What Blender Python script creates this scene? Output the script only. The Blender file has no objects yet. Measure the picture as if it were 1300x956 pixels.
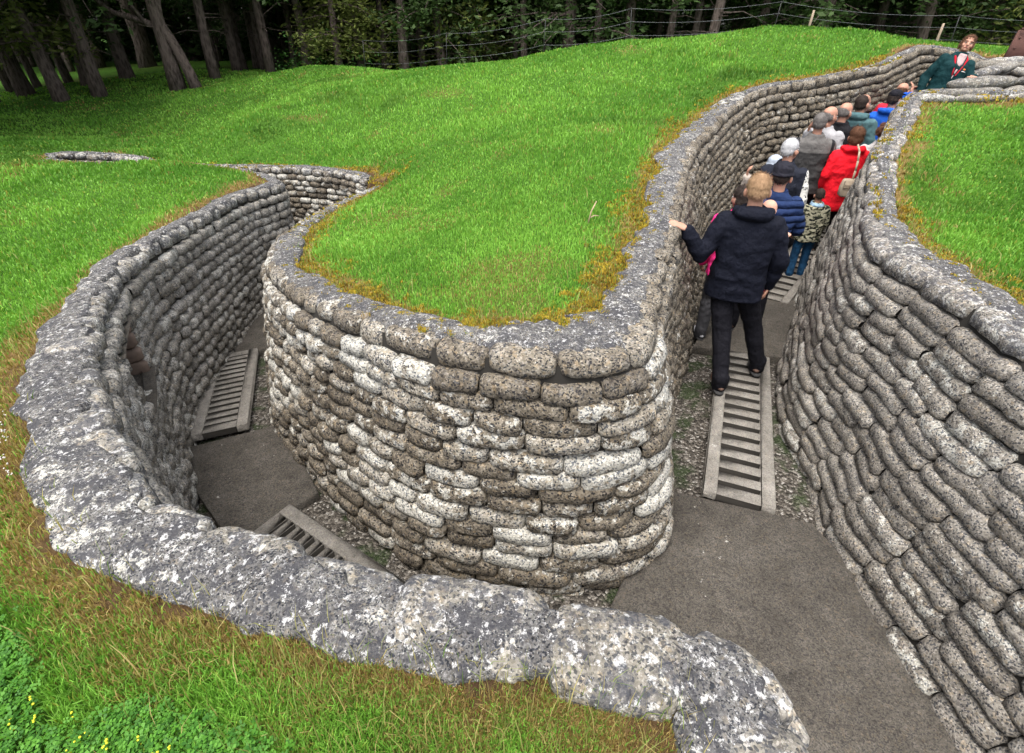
import bpy, math, random
import numpy as np
from mathutils import Vector, Matrix
random.seed(7); RNG = np.random.default_rng(7)
SC = bpy.context.scene; COL = SC.collection
R_ = math.radians
PITCH = R_(31.0); FPX = 650.0; EYE = 1.3
CO, SI = math.cos(PITCH), math.sin(PITCH)

# ---------- survey helpers: bearing + ground distance -> world point ----------
def ray(px, py):
    v = (433.0 - py) / FPX
    return (px - 650.0) / FPX, CO + v * SI, v * CO - SI
def G(px, py, z):
    x, f, u = ray(px, py); t = (z - EYE) / u
    return (x * t, f * t, z)
def D(px, py, d):
    x, f, u = ray(px, py); t = d / f
    return (x * t, d, EYE + u * t)

# ---------- numpy noise ----------
def _h(ix, iy, iz, seed):
    n = (ix * 73856093) ^ (iy * 19349663) ^ (iz * 83492791) ^ (seed * 2654435761)
    n &= 0xffffffff
    n = ((n ^ (n >> 15)) * 2246822519) & 0xffffffff
    n = ((n ^ (n >> 13)) * 3266489917) & 0xffffffff
    return ((n ^ (n >> 16)) & 0xffffffff) / 4294967295.0
def vn(p, scale, seed=0):
    q = np.asarray(p, float) * scale
    if q.shape[-1] == 2: q = np.concatenate([q, np.zeros(q.shape[:-1] + (1,))], -1)
    i = np.floor(q).astype(np.int64); f = q - i; f = f * f * (3 - 2 * f)
    x, y, z = i[..., 0], i[..., 1], i[..., 2]; r = 0
    for a in (0, 1):
        wa = f[..., 0] if a else 1 - f[..., 0]
        for b in (0, 1):
            wb = f[..., 1] if b else 1 - f[..., 1]
            for c in (0, 1):
                wc = f[..., 2] if c else 1 - f[..., 2]
                r = r + wa * wb * wc * _h(x + a, y + b, z + c, seed)
    return r * 2 - 1
def fbm(p, scale, seed=0, oct=3):
    r = 0; a = 1; s = 0
    for k in range(oct):
        r = r + a * vn(p, scale * 2.03 ** k, seed + k * 17); s += a; a *= .5
    return r / s

# ---------- objects ----------
def tag(o, label=None, cat=None, group=None, kind=None):
    if label: o['label'] = label
    if cat: o['category'] = cat
    if group: o['group'] = group
    if kind: o['kind'] = kind
    return o
def empty(name, loc=(0, 0, 0), rz=0, label=None, cat=None, group=None):
    o = bpy.data.objects.new(name, None); COL.objects.link(o)
    o.location = loc; o.rotation_euler = (0, 0, rz); o.empty_display_size = .1
    return tag(o, label, cat, group)
def link(name, me, mat=None, parent=None, smooth=True):
    o = bpy.data.objects.new(name, me); COL.objects.link(o)
    if mat: me.materials.clear(); me.materials.append(mat)
    if parent: o.parent = parent
    if smooth and len(me.polygons): me.polygons.foreach_set('use_smooth', np.ones(len(me.polygons), bool))
    return o
def mesh_np(name, V, F, attrs=None, n=4):
    """V (k,3); F list of (m,n) arrays of equal or differing n."""
    me = bpy.data.meshes.new(name)
    if not isinstance(F, list): F = [F]
    F = [np.asarray(f, np.int32) for f in F if len(f)]
    V = np.asarray(V, np.float32)
    me.vertices.add(len(V)); me.vertices.foreach_set('co', V.ravel())
    tot = sum(f.size for f in F); me.loops.add(tot)
    me.loops.foreach_set('vertex_index', np.concatenate([f.ravel() for f in F]))
    cnt = np.concatenate([np.full(len(f), f.shape[1], np.int32) for f in F])
    st = np.concatenate([[0], np.cumsum(cnt)[:-1]]).astype(np.int32)
    me.polygons.add(len(cnt)); me.polygons.foreach_set('loop_start', st); me.polygons.foreach_set('loop_total', cnt)
    me.update(calc_edges=True)
    for k, a in (attrs or {}).items():
        a = np.asarray(a, np.float32)
        if a.ndim == 1:
            at = me.attributes.new(k, 'FLOAT', 'POINT'); at.data.foreach_set('value', a)
        else:
            if a.shape[1] == 3: a = np.concatenate([a, np.ones((len(a), 1), np.float32)], 1)
            at = me.color_attributes.new(k, 'FLOAT_COLOR', 'POINT'); at.data.foreach_set('color', a.ravel())
    return me
def grid_faces(nu, nv, wrap_v=False):
    i = np.arange(nu - 1)[:, None]; j = np.arange(nv if wrap_v else nv - 1)[None, :]
    j2 = (j + 1) % nv
    return np.stack([(i * nv + j), (i * nv + j2), ((i + 1) * nv + j2), ((i + 1) * nv + j)], -1).reshape(-1, 4)
class MB:
    """collects primitives into one mesh"""
    def __init__(s): s.V = []; s.F = []; s.n = 0
    def add(s, V, F):
        V = np.asarray(V, float); s.V.append(V)
        for f in (F if isinstance(F, list) else [F]): s.F.append(np.asarray(f) + s.n)
        s.n += len(V)
    def box(s, c, h, R=None, bev=0.0):
        c = np.array(c, float); h = np.array(h, float)
        if bev <= 0:
            V = np.array([[x, y, z] for x in (-1, 1) for y in (-1, 1) for z in (-1, 1)], float) * h
            F = [[0, 1, 3, 2], [4, 6, 7, 5], [0, 4, 5, 1], [2, 3, 7, 6], [0, 2, 6, 4], [1, 5, 7, 3]]
        else:
            b = min(bev, *(h * .9)); V = []; idx = {}
            for sx in (-1, 1):
                for sy in (-1, 1):
                    for sz in (-1, 1):
                        for a in range(3):
                            p = np.array([sx * (h[0] - b), sy * (h[1] - b), sz * (h[2] - b)])
                            p[a] = (sx, sy, sz)[a] * h[a]; idx[(sx, sy, sz, a)] = len(V); V.append(p)
            F4 = []; F3 = []
            def ring(a, sg):
                o = [k for k in range(3) if k != a]; r = []
                for u, w in ((-1, -1), (1, -1), (1, 1), (-1, 1)):
                    q = [0, 0, 0]; q[a] = sg; q[o[0]] = u; q[o[1]] = w; r.append(idx[(*q, a)])
                return r
            for a in range(3):
                for sg in (-1, 1): F4.append(ring(a, sg))
            for a in range(3):
                o = [k for k in range(3) if k != a]
                for u in (-1, 1):
                    for w in (-1, 1):
                        q0 = [0, 0, 0]; q1 = [0, 0, 0]; q0[a] = -1; q1[a] = 1
                        for q in (q0, q1): q[o[0]] = u; q[o[1]] = w
                        F4.append([idx[(*q0, o[0])], idx[(*q1, o[0])], idx[(*q1, o[1])], idx[(*q0, o[1])]])
            for sx in (-1, 1):
                for sy in (-1, 1):
                    for sz in (-1, 1): F3.append([idx[(sx, sy, sz, a)] for a in range(3)])
            V = np.array(V); F = [np.array(F4), np.array(F3)]
        if R is not None: V = V @ np.array(R).T
        s.add(V + c, F if isinstance(F, list) and isinstance(F[0], np.ndarray) else np.array(F))
    def tube(s, pts, rad, n=8, cap=True):
        pts = np.array(pts, float); k = len(pts); rad = np.broadcast_to(rad, (k,))
        T = np.gradient(pts, axis=0); T /= np.linalg.norm(T, axis=1)[:, None] + 1e-9
        up = np.array([0, 0, 1.]) if abs(T[0, 2]) < .9 else np.array([1., 0, 0])
        V = []; a = np.linspace(0, 2 * np.pi, n, endpoint=False)
        for i in range(k):
            x = np.cross(T[i], up); x /= np.linalg.norm(x) + 1e-9; y = np.cross(x, T[i]); up = y
            V.append(pts[i] + rad[i] * (np.cos(a)[:, None] * x + np.sin(a)[:, None] * y))
        V = np.concatenate(V); F = [grid_faces(k, n, True)]
        if cap: F += [np.arange(n)[None, ::-1], (np.arange(n) + (k - 1) * n)[None]]
        s.add(V, F)
    def ell(s, c, r, R=None, n=12, m=9):
        th = np.linspace(0, np.pi, m)[1:-1]; ph = np.linspace(0, 2 * np.pi, n, endpoint=False)
        V = [[0, 0, 1]] + [[math.sin(t) * math.cos(p), math.sin(t) * math.sin(p), math.cos(t)] for t in th for p in ph] + [[0, 0, -1]]
        V = np.array(V) * np.array(r, float)
        if R is not None: V = V @ np.array(R).T
        L = len(th); F4 = grid_faces(L, n, True) + 1
        F3 = np.array([[0, 1 + j, 1 + (j + 1) % n] for j in range(n)] + [[1 + L * n, 1 + (L - 1) * n + (j + 1) % n, 1 + (L - 1) * n + j] for j in range(n)])
        s.add(V + np.array(c, float), [F4[:, ::-1], F3])
    def caps(s, p0, p1, r0, r1=None, n=12):
        r1 = r0 if r1 is None else r1
        p0 = np.array(p0, float); p1 = np.array(p1, float); d = p1 - p0; L = np.linalg.norm(d); d = d / (L + 1e-9)
        a = np.linspace(0, np.pi / 2, 5); P = []; Rr = []
        for t in a[::-1]: P.append(p0 - d * r0 * math.sin(t)); Rr.append(max(r0 * math.cos(t), .0004))
        for t in a: P.append(p1 + d * r1 * math.sin(t)); Rr.append(max(r1 * math.cos(t), .0004))
        x = np.cross(d, [0, 0, 1.] if abs(d[2]) < .9 else [1., 0, 0]); x /= np.linalg.norm(x); y = np.cross(d, x)
        an = np.linspace(0, 2 * np.pi, n, endpoint=False)
        V = np.concatenate([P[i] + Rr[i] * (np.cos(an)[:, None] * x + np.sin(an)[:, None] * y) for i in range(len(P))])
        k = len(P)
        s.add(V, [grid_faces(k, n, True), np.arange(n)[None, ::-1], (np.arange(n) + (k - 1) * n)[None]])
    def loft(s, secs, n=20, ex=2.4):
        """secs: (cx,cy,z,rx,ry)"""
        a = np.linspace(0, 2 * np.pi, n, endpoint=False); c, q = np.cos(a), np.sin(a)
        cx = np.sign(c) * abs(c) ** (2 / ex); sy = np.sign(q) * abs(q) ** (2 / ex)
        V = np.concatenate([np.stack([x + rx * cx, y + ry * sy, np.full(n, z)], 1) for x, y, z, rx, ry in secs]); k = len(secs)
        s.add(V, [grid_faces(k, n, True), np.arange(n)[None, ::-1], (np.arange(n) + (k - 1) * n)[None]])
    def mesh(s, name, attrs=None):
        V = np.concatenate(s.V); by = {}
        for f in s.F: by.setdefault(f.shape[1], []).append(f)
        return mesh_np(name, V, [np.concatenate(v) for v in by.values()], attrs)
    def build(s, name, mat=None, parent=None, smooth=False, attrs=None):
        return link(name, s.mesh(name, attrs), mat, parent, smooth)

# ---------- node materials ----------
class NT:
    def __init__(s, name):
        s.m = bpy.data.materials.new(name); s.m.use_nodes = True; s.t = s.m.node_tree; s.t.nodes.clear()
        s.out = s.n('ShaderNodeOutputMaterial')
    def n(s, t, **k):
        o = s.t.nodes.new(t)
        for a, b in k.items(): setattr(o, a, b)
        return o
    def l(s, a, b): s.t.links.new(a, b)
    def set(s, sock, v):
        if hasattr(v, 'links') or isinstance(v, bpy.types.NodeSocket): s.l(v, sock)
        elif isinstance(v, (tuple, list)) and len(v) == 3 and sock.type == 'RGBA': sock.default_value = (*v, 1)
        else: sock.default_value = v
    def math(s, op, a, b=0.0, c=None, clamp=False):
        o = s.n('ShaderNodeMath', operation=op, use_clamp=clamp); s.set(o.inputs[0], a); s.set(o.inputs[1], b)
        if c is not None: s.set(o.inputs[2], c)
        return o.outputs[0]
    def mix(s, f, a, b, mode='MIX'):
        o = s.n('ShaderNodeMix', data_type='RGBA', blend_type=mode); s.set(o.inputs[0], f); s.set(o.inputs[6], a); s.set(o.inputs[7], b); return o.outputs[2]
    def coord(s): return s.n('ShaderNodeTexCoord').outputs['Object']
    def pos(s): return s.n('ShaderNodeNewGeometry').outputs['Position']
    def noise(s, v, sc, det=3, rough=.55, col=False):
        o = s.n('ShaderNodeTexNoise'); s.l(v, o.inputs['Vector']); o.inputs['Scale'].default_value = sc; o.inputs['Detail'].default_value = det; o.inputs['Roughness'].default_value = rough
        return o.outputs['Color' if col else 'Fac']
    def vor(s, v, sc, feat='F1', out='Color', rnd=1):
        o = s.n('ShaderNodeTexVoronoi', feature=feat); s.l(v, o.inputs['Vector']); o.inputs['Scale'].default_value = sc; o.inputs['Randomness'].default_value = rnd
        return o.outputs[out]
    def ramp(s, f, stops, interp='LINEAR'):
        o = s.n('ShaderNodeValToRGB'); o.color_ramp.interpolation = interp; e = o.color_ramp.elements
        while len(e) < len(stops): e.new(.5)
        for k, (p, c) in enumerate(stops):
            e[k].position = p; e[k].color = (*c, 1) if isinstance(c, (tuple, list)) else (c, c, c, 1)
        s.set(o.inputs[0], f); return o.outputs[0]
    def sep(s, c):
        o = s.n('ShaderNodeSeparateColor'); s.l(c, o.inputs[0]); return o.outputs
    def attr(s, name): return s.n('ShaderNodeAttribute', attribute_name=name)
    def scale(s, v, x, y, z):
        o = s.n('ShaderNodeMapping'); s.l(v, o.inputs[0]); o.inputs['Scale'].default_value = (x, y, z); return o.outputs[0]
    def bump(s, h, dist, strength=1.0, nrm=None):
        o = s.n('ShaderNodeBump'); s.l(h, o.inputs['Height']); o.inputs['Distance'].default_value = dist; o.inputs['Strength'].default_value = strength
        if nrm: s.l(nrm, o.inputs['Normal'])
        return o.outputs[0]
    def pbr(s, color, rough=.8, nrm=None, metal=0, spec=.3, **kw):
        o = s.n('ShaderNodeBsdfPrincipled'); s.set(o.inputs['Base Color'], color); s.set(o.inputs['Roughness'], rough)
        o.inputs['Metallic'].default_value = metal; o.inputs['Specular IOR Level'].default_value = spec
        for a, b in kw.items(): s.set(o.inputs[a.replace('_', ' ')], b)
        if nrm: s.l(nrm, o.inputs['Normal'])
        s.l(o.outputs[0], s.out.inputs[0]); return s.m
def luma(s, c): 
    o = s.n('ShaderNodeRGBToBW'); s.l(c, o.inputs[0]); return o.outputs[0]

def concrete(name, cols, speck=150, lich=.5, speck_amt=.8, attr=True, dark=.0):
    """fused bag / cast concrete with exposed aggregate, lichen and algae"""
    s = NT(name); p = s.pos()
    wob = s.noise(p, 30, 2, col=True)
    pw = s.n('ShaderNodeMixRGB'); pw.blend_type = 'ADD'; pw.inputs[0].default_value = .012; s.l(p, pw.inputs[1]); s.l(wob, pw.inputs[2]); pw = pw.outputs[0]
    v1 = s.vor(pw, speck); v2 = s.vor(pw, speck * .43)
    r1 = s.sep(v1); r2 = s.sep(v2)
    if attr:
        A = s.sep(s.attr('bag').outputs['Color']); tone, lv = A[0], A[1]; topm = A[2]
    else:
        tone = s.noise(p, 3.1, 3); lv = s.noise(p, 1.7, 2)
    t = s.math('ADD', tone, s.math('MULTIPLY', s.math('SUBTRACT', s.noise(p, 11, 5, .7), .5), 1.35), clamp=True)
    base = s.ramp(t, [(0, cols[0]), (.42, cols[1]), (.7, cols[2]), (1, cols[3])])
    # aggregate: each grain its own grey, some blue-grey, tan or near black
    g = s.ramp(r1[0], [(0, (.10, .11, .14)), (.20, (.26, .29, .36)), (.26, (.78, .74, .66)), (.6, (1.05, 1.02, .95)), (.85, (1.25, 1.22, 1.18)), (.93, (1.6, 1.57, 1.52)), (1, (1.85, 1.8, 1.75))])
    g2 = s.ramp(r2[1], [(0, (.35, .34, .36)), (.1, (.5, .5, .55)), (.16, (1, 1, 1)), (.9, (1, 1, 1)), (.95, (1.35, 1.2, 1.0)), (1, (1.3, 1.2, 1.05))])
    c = s.mix(speck_amt, base, s.mix(1, base, g, 'MULTIPLY')); c = s.mix(speck_amt * .8, c, s.mix(1, c, g2, 'MULTIPLY'))
    # pale crust lichen with its own ragged outline
    ln = s.noise(p, 17, 6, .72)
    lm = s.math('ADD', ln, s.math('MULTIPLY', s.math('SUBTRACT', lv, .5), .55))
    lmask = s.ramp(lm, [(.61 - .08 * lich, 0), (.65 - .08 * lich, 1)])
    lc = s.mix(s.noise(p, 60, 3), (.33, .33, .305), (.50, .50, .47))
    lc = s.mix(.85, lc, s.mix(1, lc, g, 'MULTIPLY'))
    c = s.mix(s.math('MULTIPLY', lmask, .92), c, lc)
    if attr:
        dm = s.ramp(s.noise(p, 13, 7, .75), [(.47, 0), (.56, 1)])
        c = s.mix(s.math('MULTIPLY', s.math('MULTIPLY', dm, topm), .8), c, (.055, .058, .07))
        wm = s.ramp(s.noise(p, 30, 6, .78), [(.55, 0), (.60, 1)])
        c = s.mix(s.math('MULTIPLY', s.math('MULTIPLY', wm, topm), .7), c, (.60, .60, .59))
    if dark > 0:
        dm = s.ramp(s.noise(p, 13, 7, .75), [(.49, 0), (.57, 1)])
        c = s.mix(s.math('MULTIPLY', dm, dark), c, (.052, .052, .058))
        wm = s.ramp(s.noise(s.scale(p, 1.3, 1.1, 1), 34, 6, .78), [(.565, 0), (.60, 1)])
        c = s.mix(s.math('MULTIPLY', wm, .7), c, (.56, .56, .55))
    gr = s.noise(p, 400, 2)
    hgt = s.math('ADD', s.math('MULTIPLY', luma(s, v1), .8), s.math('ADD', s.math('MULTIPLY', s.noise(p, 45, 5, .7), 2.2), s.math('MULTIPLY', gr, .5)))
    n = s.bump(hgt, .006, .9)
    return s.pbr(c, .92, n, spec=.18)

def moss_mat(): 
    s = NT('moss'); a = s.attr('col').outputs['Color']
    return s.pbr(a, .95, spec=.1)
def blade_mat():
    s = NT('grass_blade'); a = s.attr('col').outputs['Color']
    d = s.n('ShaderNodeBsdfPrincipled'); s.l(a, d.inputs['Base Color']); d.inputs['Roughness'].default_value = .55; d.inputs['Specular IOR Level'].default_value = .25
    tr = s.n('ShaderNodeBsdfTranslucent'); s.l(s.mix(1, a, (1.0, 1.1, .5), 'MULTIPLY'), tr.inputs[0])
    m = s.n('ShaderNodeMixShader'); m.inputs[0].default_value = .38; s.l(d.outputs[0], m.inputs[1]); s.l(tr.outputs[0], m.inputs[2]); s.l(m.outputs[0], s.out.inputs[0])
    return s.m
def simple(name, col, rough=.7, bsc=0, bd=.002, var=.12, spec=.3, metal=0):
    s = NT(name); p = s.coord(); c = col
    if var: c = s.mix(s.noise(p, 9, 4), tuple(x * (1 - var * 2) for x in col), tuple(min(1, x * (1 + var * 2)) for x in col))
    n = s.bump(s.noise(p, bsc, 3), bd) if bsc else None
    return s.pbr(c, rough, n, spec=spec, metal=metal)
# ================= THE TRENCH PLAN =================
def cat(ch, n_per=.02):
    """Catmull-Rom through rows of ch (k,m: x,y,z,extra...), resampled every n_per metres in plan"""
    P = np.array(ch, float); P = np.vstack([2 * P[0] - P[1], P, 2 * P[-1] - P[-2]]); out = []
    for i in range(1, len(P) - 2):
        d = np.hypot(*(P[i + 1, :2] - P[i, :2])); k = max(2, int(d / .01))
        t = np.linspace(0, 1, k, endpoint=False)[:, None]
        # centripetal-ish: plain uniform is fine for evenly spaced survey points
        out.append(.5 * ((2 * P[i]) + (-P[i - 1] + P[i + 1]) * t + (2 * P[i - 1] - 5 * P[i] + 4 * P[i + 1] - P[i + 2]) * t ** 2 + (-P[i - 1] + 3 * P[i] - 3 * P[i + 1] + P[i + 2]) * t ** 3))
    out.append(P[-2][None]); Q = np.concatenate(out)
    s = np.concatenate([[0], np.cumsum(np.hypot(np.diff(Q[:, 0]), np.diff(Q[:, 1])))])
    S = np.arange(0, s[-1], n_per)
    return np.stack([np.interp(S, s, Q[:, j]) for j in range(Q.shape[1])], 1), S
def E(p, *ex): return [*p, *ex]
# columns: x,y,z, batter (m at the foot), coping width, bag length
A_ch = [[.74, -3, 0, .1, .22, .28], [.72, -1.2, 0, .1, .22, .28], [.72, 0, 0, .1, .22, .28],
    E(G(1030, 956, 0), .08, 0.228, .28), E(G(1024, 905, 0), .08, 0.228, .28), E(G(1008, 870, 0), .08, 0.228, .28), E(G(985, 840, 0), .08, 0.228, .28), E(G(950, 812, 0), .08, 0.228, .28),
    E(G(900, 787, 0), .08, 0.228, .28), E(G(850, 769, 0), .08, 0.228, .3), E(G(780, 757, 0), .08, 0.228, .3), E(G(708, 745, 0), .08, 0.228, .3), E(G(640, 735, 0), .08, 0.228, .29),
    E(G(560, 728, 0), .08, 0.228, .28), E(G(446, 708, 0), .08, 0.22, .26), E(G(363, 688, 0), .08, 0.213, .24), E(G(277, 662, 0), .08, 0.213, .24), E(G(204, 625, 0), .06, 0.22, .22),
    E(G(173, 580, 0), .05, 0.228, .22), E(G(149, 542, 0), .05, 0.236, .2), E(G(133, 508, 0), .05, 0.243, .18), E(G(124, 456, -.03), .04, 0.258, .17), E(G(128, 420, -.06), .03, 0.251, .17),
    E(G(138, 380, -.1), .03, 0.228, .17), E(G(150, 350, -.13), .03, 0.213, .17), E(G(172, 325, -.17), .03, 0.198, .17), E(G(205, 305, -.22), .03, 0.182, .17), E(G(245, 282, -.31), .03, 0.167, .17),
    E(D(311, 248, 6.43), .03, .2, .17), E(D(358, 233, 7.2), .03, .2, .17), E(D(352, 226, 7.5), .03, .2, .17), E(D(325, 217, 7.75), .03, .12, .17), E(D(262, 209.5, 8.15), .03, .05, .17),
    E(D(205, 206.5, 8.35), .03, .05, .17), E(D(170, 207, 8.3), .03, .06, .17), E(D(110, 206, 8.3), .03, .08, .17), E(D(68, 201, 8.6), .03, .1, .17)]
C_ch = [E(D(60, 197, 8.9), .05, .12, .2), E(D(90, 196, 9.1), .05, .15, .2), E(D(140, 198, 9.0), .05, .15, .2), E(D(178, 203, 8.8), .05, .13, .2), E(D(205, 208.5, 8.72), .05, .06, .2), E(D(262, 211.5, 8.62), .05, .06, .2),
    E(D(325, 213, 8.6), .05, .12, .18), E(D(380, 215, 8.4), .05, .2, .18), E(D(430, 220, 8.2), .05, .22, .17), E(D(462, 229, 7.9), .08, .22, .17)]
B_ch = [E(D(474, 236, 7.55), .1, .22, .2), E(G(445, 248, -.58), .12, .2, .2), E(G(392, 273, -.5), .15, .2, .2), E(G(352, 298, -.38), .2, .24, .18), E(G(334, 322, -.3), .22, .26, .18), E(G(336, 345, -.26), .25, .26, .18),
    E(G(358, 364, -.2), .25, .25, .19), E(G(395, 385, -.13), .24, .24, .2), E(G(440, 405, -.08), .22, .22, 0.249), E(G(485, 422, -.03), .2, .22, 0.271), E(G(552, 441, 0), .19, .25, 0.282), E(G(601, 450, 0), .18, .3, 0.294),
    E(G(663, 459, 0), .17, .36, 0.305), E(G(725, 464, 0), .17, .42, 0.316), E(G(781, 458, 0), .2, .45, 0.316), E(G(819, 444, 0), .25, .45, 0.294), E(G(838, 422, 0), .27, .42, .22), E(G(844, 395, 0), .25, .38, .2),
    E(G(846, 362, 0), .22, .34, .155), E(G(852, 330, .02), .2, .3, .155), E(G(860, 298, .04), .2, .28, .155), E(G(868, 268, .07), .24, .3, .155), E(G(872, 240, .1), .3, .33, .155), E(G(878, 212, .15), .34, .33, .155),
    E(G(892, 180, .22), .36, .33, .155), E(G(918, 153, .33), .36, .3, .155), E(D(950, 124, 8.0), .35, .28, .155), E(D(981, 110, 8.2), .33, .25, .155), E(D(1040, 101, 8.3), .3, .22, .155), E(D(1092, 91, 8.4), .25, .2, .24),
    E(D(1125, 84, 8.7), .2, .2, .3), E(D(1150, 73, 9.05), .15, .2, .34), E(D(1180, 60, 9.4), .1, .25, .36), E(D(1212, 64, 9.35), .1, .25, .36), E(D(1250, 76, 9.0), .1, .25, .36), E(D(1310, 76, 8.9), .1, .25, .36), [10.5, 8.9, 1.0, .1, .25, .36], [13, 9.0, 1.0, .1, .25, .36]]
P_ch = [[13, 7.1, .7, .1, .3, .4], [10, 7.05, .7, .1, .3, .4], E(D(1300, 115, 7.0), .1, .3, .4), E(D(1230, 113, 7.1), .1, .3, .4), E(D(1180, 114, 7.2), .15, .25, .35),
    E(D(1152, 118, 7.05), .2, .22, .28), E(D(1143, 128, 6.6), .25, .13, .26), E(D(1136, 142, 6.2), .28, .13, .26), E(D(1122, 165, 5.75), .3, .14, .26), E(D(1108, 192, 5.3), .28, .14, .26), E(D(1102, 225, 4.85), .25, .15, .26),
    E(D(1098, 255, 4.35), .25, .18, .27), E(D(1100, 285, 3.8), .26, .24, .28), E(D(1112, 312, 3.35), .28, .3, .30), E(D(1145, 335, 3.0), .3, .3, .32), E(D(1190, 360, 2.7), .33, .26, .34), E(D(1240, 390, 2.4), .4, .22, .36), E(D(1300, 430, 2.1), .5, .22, .38),
    [2.44, 1.6, .07, .52, .22, .38], [2.42, 1.0, .07, .5, .25, .33], [2.4, 0, .05, .45, .25, .33], [2.4, -1.2, .0, .4, .25, .33], [2.4, -3, 0, .4, .25, .33]]
A, SA = cat(A_ch); C_, SC_ = cat(C_ch); B, SB = cat(B_ch); P_, SP = cat(P_ch)
POLY = np.concatenate([A[::6, :2], C_[::6, :2], B[::6, :2], P_[::6, :2]])
LIP = np.concatenate([A[::5], C_[::5], B[::5], P_[::5]])
CHAIN_ID = np.concatenate([np.full(len(q[::5]), k) for k, q in enumerate((A, C_, B, P_))])
def inside(X, Y):
    r = np.zeros(X.shape, bool); x1, y1 = POLY[:, 0], POLY[:, 1]; x2, y2 = np.roll(x1, -1), np.roll(y1, -1)
    for a, b, c, d in zip(x1, y1, x2, y2):
        if b == d: continue
        cond = ((b > Y) != (d > Y)); xi = (c - a) * (Y - b) / (d - b) + a
        r ^= cond & (X < xi)
    return r
def lipdist(X, Y):
    X = X.ravel(); Y = Y.ravel(); dd = np.empty(len(X)); ii = np.empty(len(X), int)
    for k in range(0, len(X), 20000):
        q = (X[k:k + 20000, None] - LIP[None, :, 0]) ** 2 + (Y[k:k + 20000, None] - LIP[None, :, 1]) ** 2
        j = q.argmin(1); ii[k:k + 20000] = j; dd[k:k + 20000] = np.sqrt(q[np.arange(len(j)), j])
    return dd, ii
class RBF:
    def __init__(s, pts, c=.5):
        s.P = np.array(pts, float); X = s.P[:, :2]; s.c = c; n = len(X)
        r = np.sqrt(((X[:, None] - X[None]) ** 2).sum(-1) + c * c)
        M = np.zeros((n + 1, n + 1)); M[:n, :n] = r; M[:n, n] = M[n, :n] = 1
        M[:n, :n] -= np.eye(n) * .02
        s.w = np.linalg.solve(M, np.concatenate([s.P[:, 2], [0]]))
    def __call__(s, X, Y):
        sh = np.shape(X); X = np.ravel(X); Y = np.ravel(Y); out = np.empty(len(X))
        for k in range(0, len(X), 40000):
            r = np.sqrt((X[k:k + 40000, None] - s.P[None, :, 0]) ** 2 + (Y[k:k + 40000, None] - s.P[None, :, 1]) ** 2 + s.c ** 2)
            out[k:k + 40000] = r @ s.w[:-1] + s.w[-1]
        return out.reshape(sh)
tp = []
for q in (A, C_, B, P_):
    tp += [[r[0], r[1], r[2]] for r in q[::28]]
tp += [D(950, 39, 12.5), D(1010, 38, 12.3), D(880, 46, 12.5), D(800, 52, 12.6), D(720, 62, 12.8), D(650, 73, 13), D(580, 85, 13.5), D(520, 93, 14.3), D(460, 90, 16), D(400, 84, 18), D(1080, 46, 11.6), D(1150, 58, 11),
    D(1240, 64, 11.2), D(1300, 66, 11.2), D(950, 86, 9.6), D(880, 112, 8.6), G(760, 170, .2), G(650, 180, -.02), G(560, 160, -.05), D(620, 330, 3.3), D(480, 330, 3.6), G(650, 250, -.12),
    D(520, 200, 7.9), G(450, 180, -.42), D(350, 120, 14.2), D(520, 130, 10.6), D(240, 112, 18.5), D(80, 130, 17), D(160, 103, 20), D(30, 118, 19), D(100, 172, 13), D(100, 150, 15.2), D(200, 150, 14.2), D(0, 188, 9.9), D(220, 178, 11.6), D(340, 185, 9.4), D(330, 152, 10.6), D(430, 118, 12.6),
    D(0, 199, 8.6), D(0, 160, 13.5), D(130, 92, 25), D(20, 100, 24), D(200, 78, 27), D(280, 82, 26), D(60, 300, 5), D(0, 300, 5.1), D(0, 420, 3.2), G(0, 520, -.02), G(60, 650, .0), G(0, 800, .0), G(200, 860, .0),
    D(1230, 160, 5.9), D(1300, 160, 5.8), D(1300, 135, 6.5), D(1230, 135, 6.6), D(1300, 250, 4.3), D(1220, 250, 4.4), D(1290, 340, 3.1), [5, 3, .25], [6, 1, .2], [5, -3, .1], [0, -3, 0], [-4, -3, 0], [-8, 2, 0], [-12, 6, -.2], [-14, 12, -.5],
    [0, -20, 0], [20, -10, .2], [-20, -10, 0], [12, 4, .5], [14, 8, .9], [16, 12, 1.0], [20, 17, .3], [12, 17, .3], [6, 17.5, .1], [0, 19, -.4], [-4, 24, -.5], [5, 24, -.6], [15, 25, -.6], [28, 22, -.3], [-20, 25, -.3], [-12, 34, -.2], [5, 36, -1], [25, 36, -1],
    [-30, 15, -.5], [-30, 40, 0], [-60, 60, 0], [60, 60, -1], [0, 70, -1], [60, 0, 0], [-60, 0, 0], [0, 130, 0], [130, 130, 0], [-130, 130, 0], [0, -60, 0], [40, 30, -.8], [150, 0, 0], [-150, 0, 0]]
LAND = RBF(tp)
def land(X, Y): return LAND(np.asarray(X, float), np.asarray(Y, float))
FLOOR = RBF([[1.5, 0, -1.4], [1.5, 2, -1.4], [2, 3.7, -1.4], [3, 5.2, -1.4], [3.6, 6.1, -1.38], [4.4, 6.9, -1.3], [5, 7.5, -1.22], [5.8, 8.2, -1.12], [8, 8.2, -1.0], [12, 8, -1.0], [0, 1.5, -1.42], [-1, 1.9, -1.47], [-2, 2.6, -1.52], [-2.4, 3.5, -1.6], [-2.6, 4.8, -1.72], [-3, 6.3, -1.86],
    [-2.6, 7.6, -1.95], [-5, 8.5, -1.9], [-7, 8.8, -1.9], [1.5, -3, -1.4], [20, 8, -1], [-12, 9, -1.9], [5, 0, -1.4], [0, 12, -1.5], [-5, 0, -1.6]], .8)
def floor_z(x, y): return float(FLOOR(np.array([x]), np.array([y]))[0])

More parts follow.
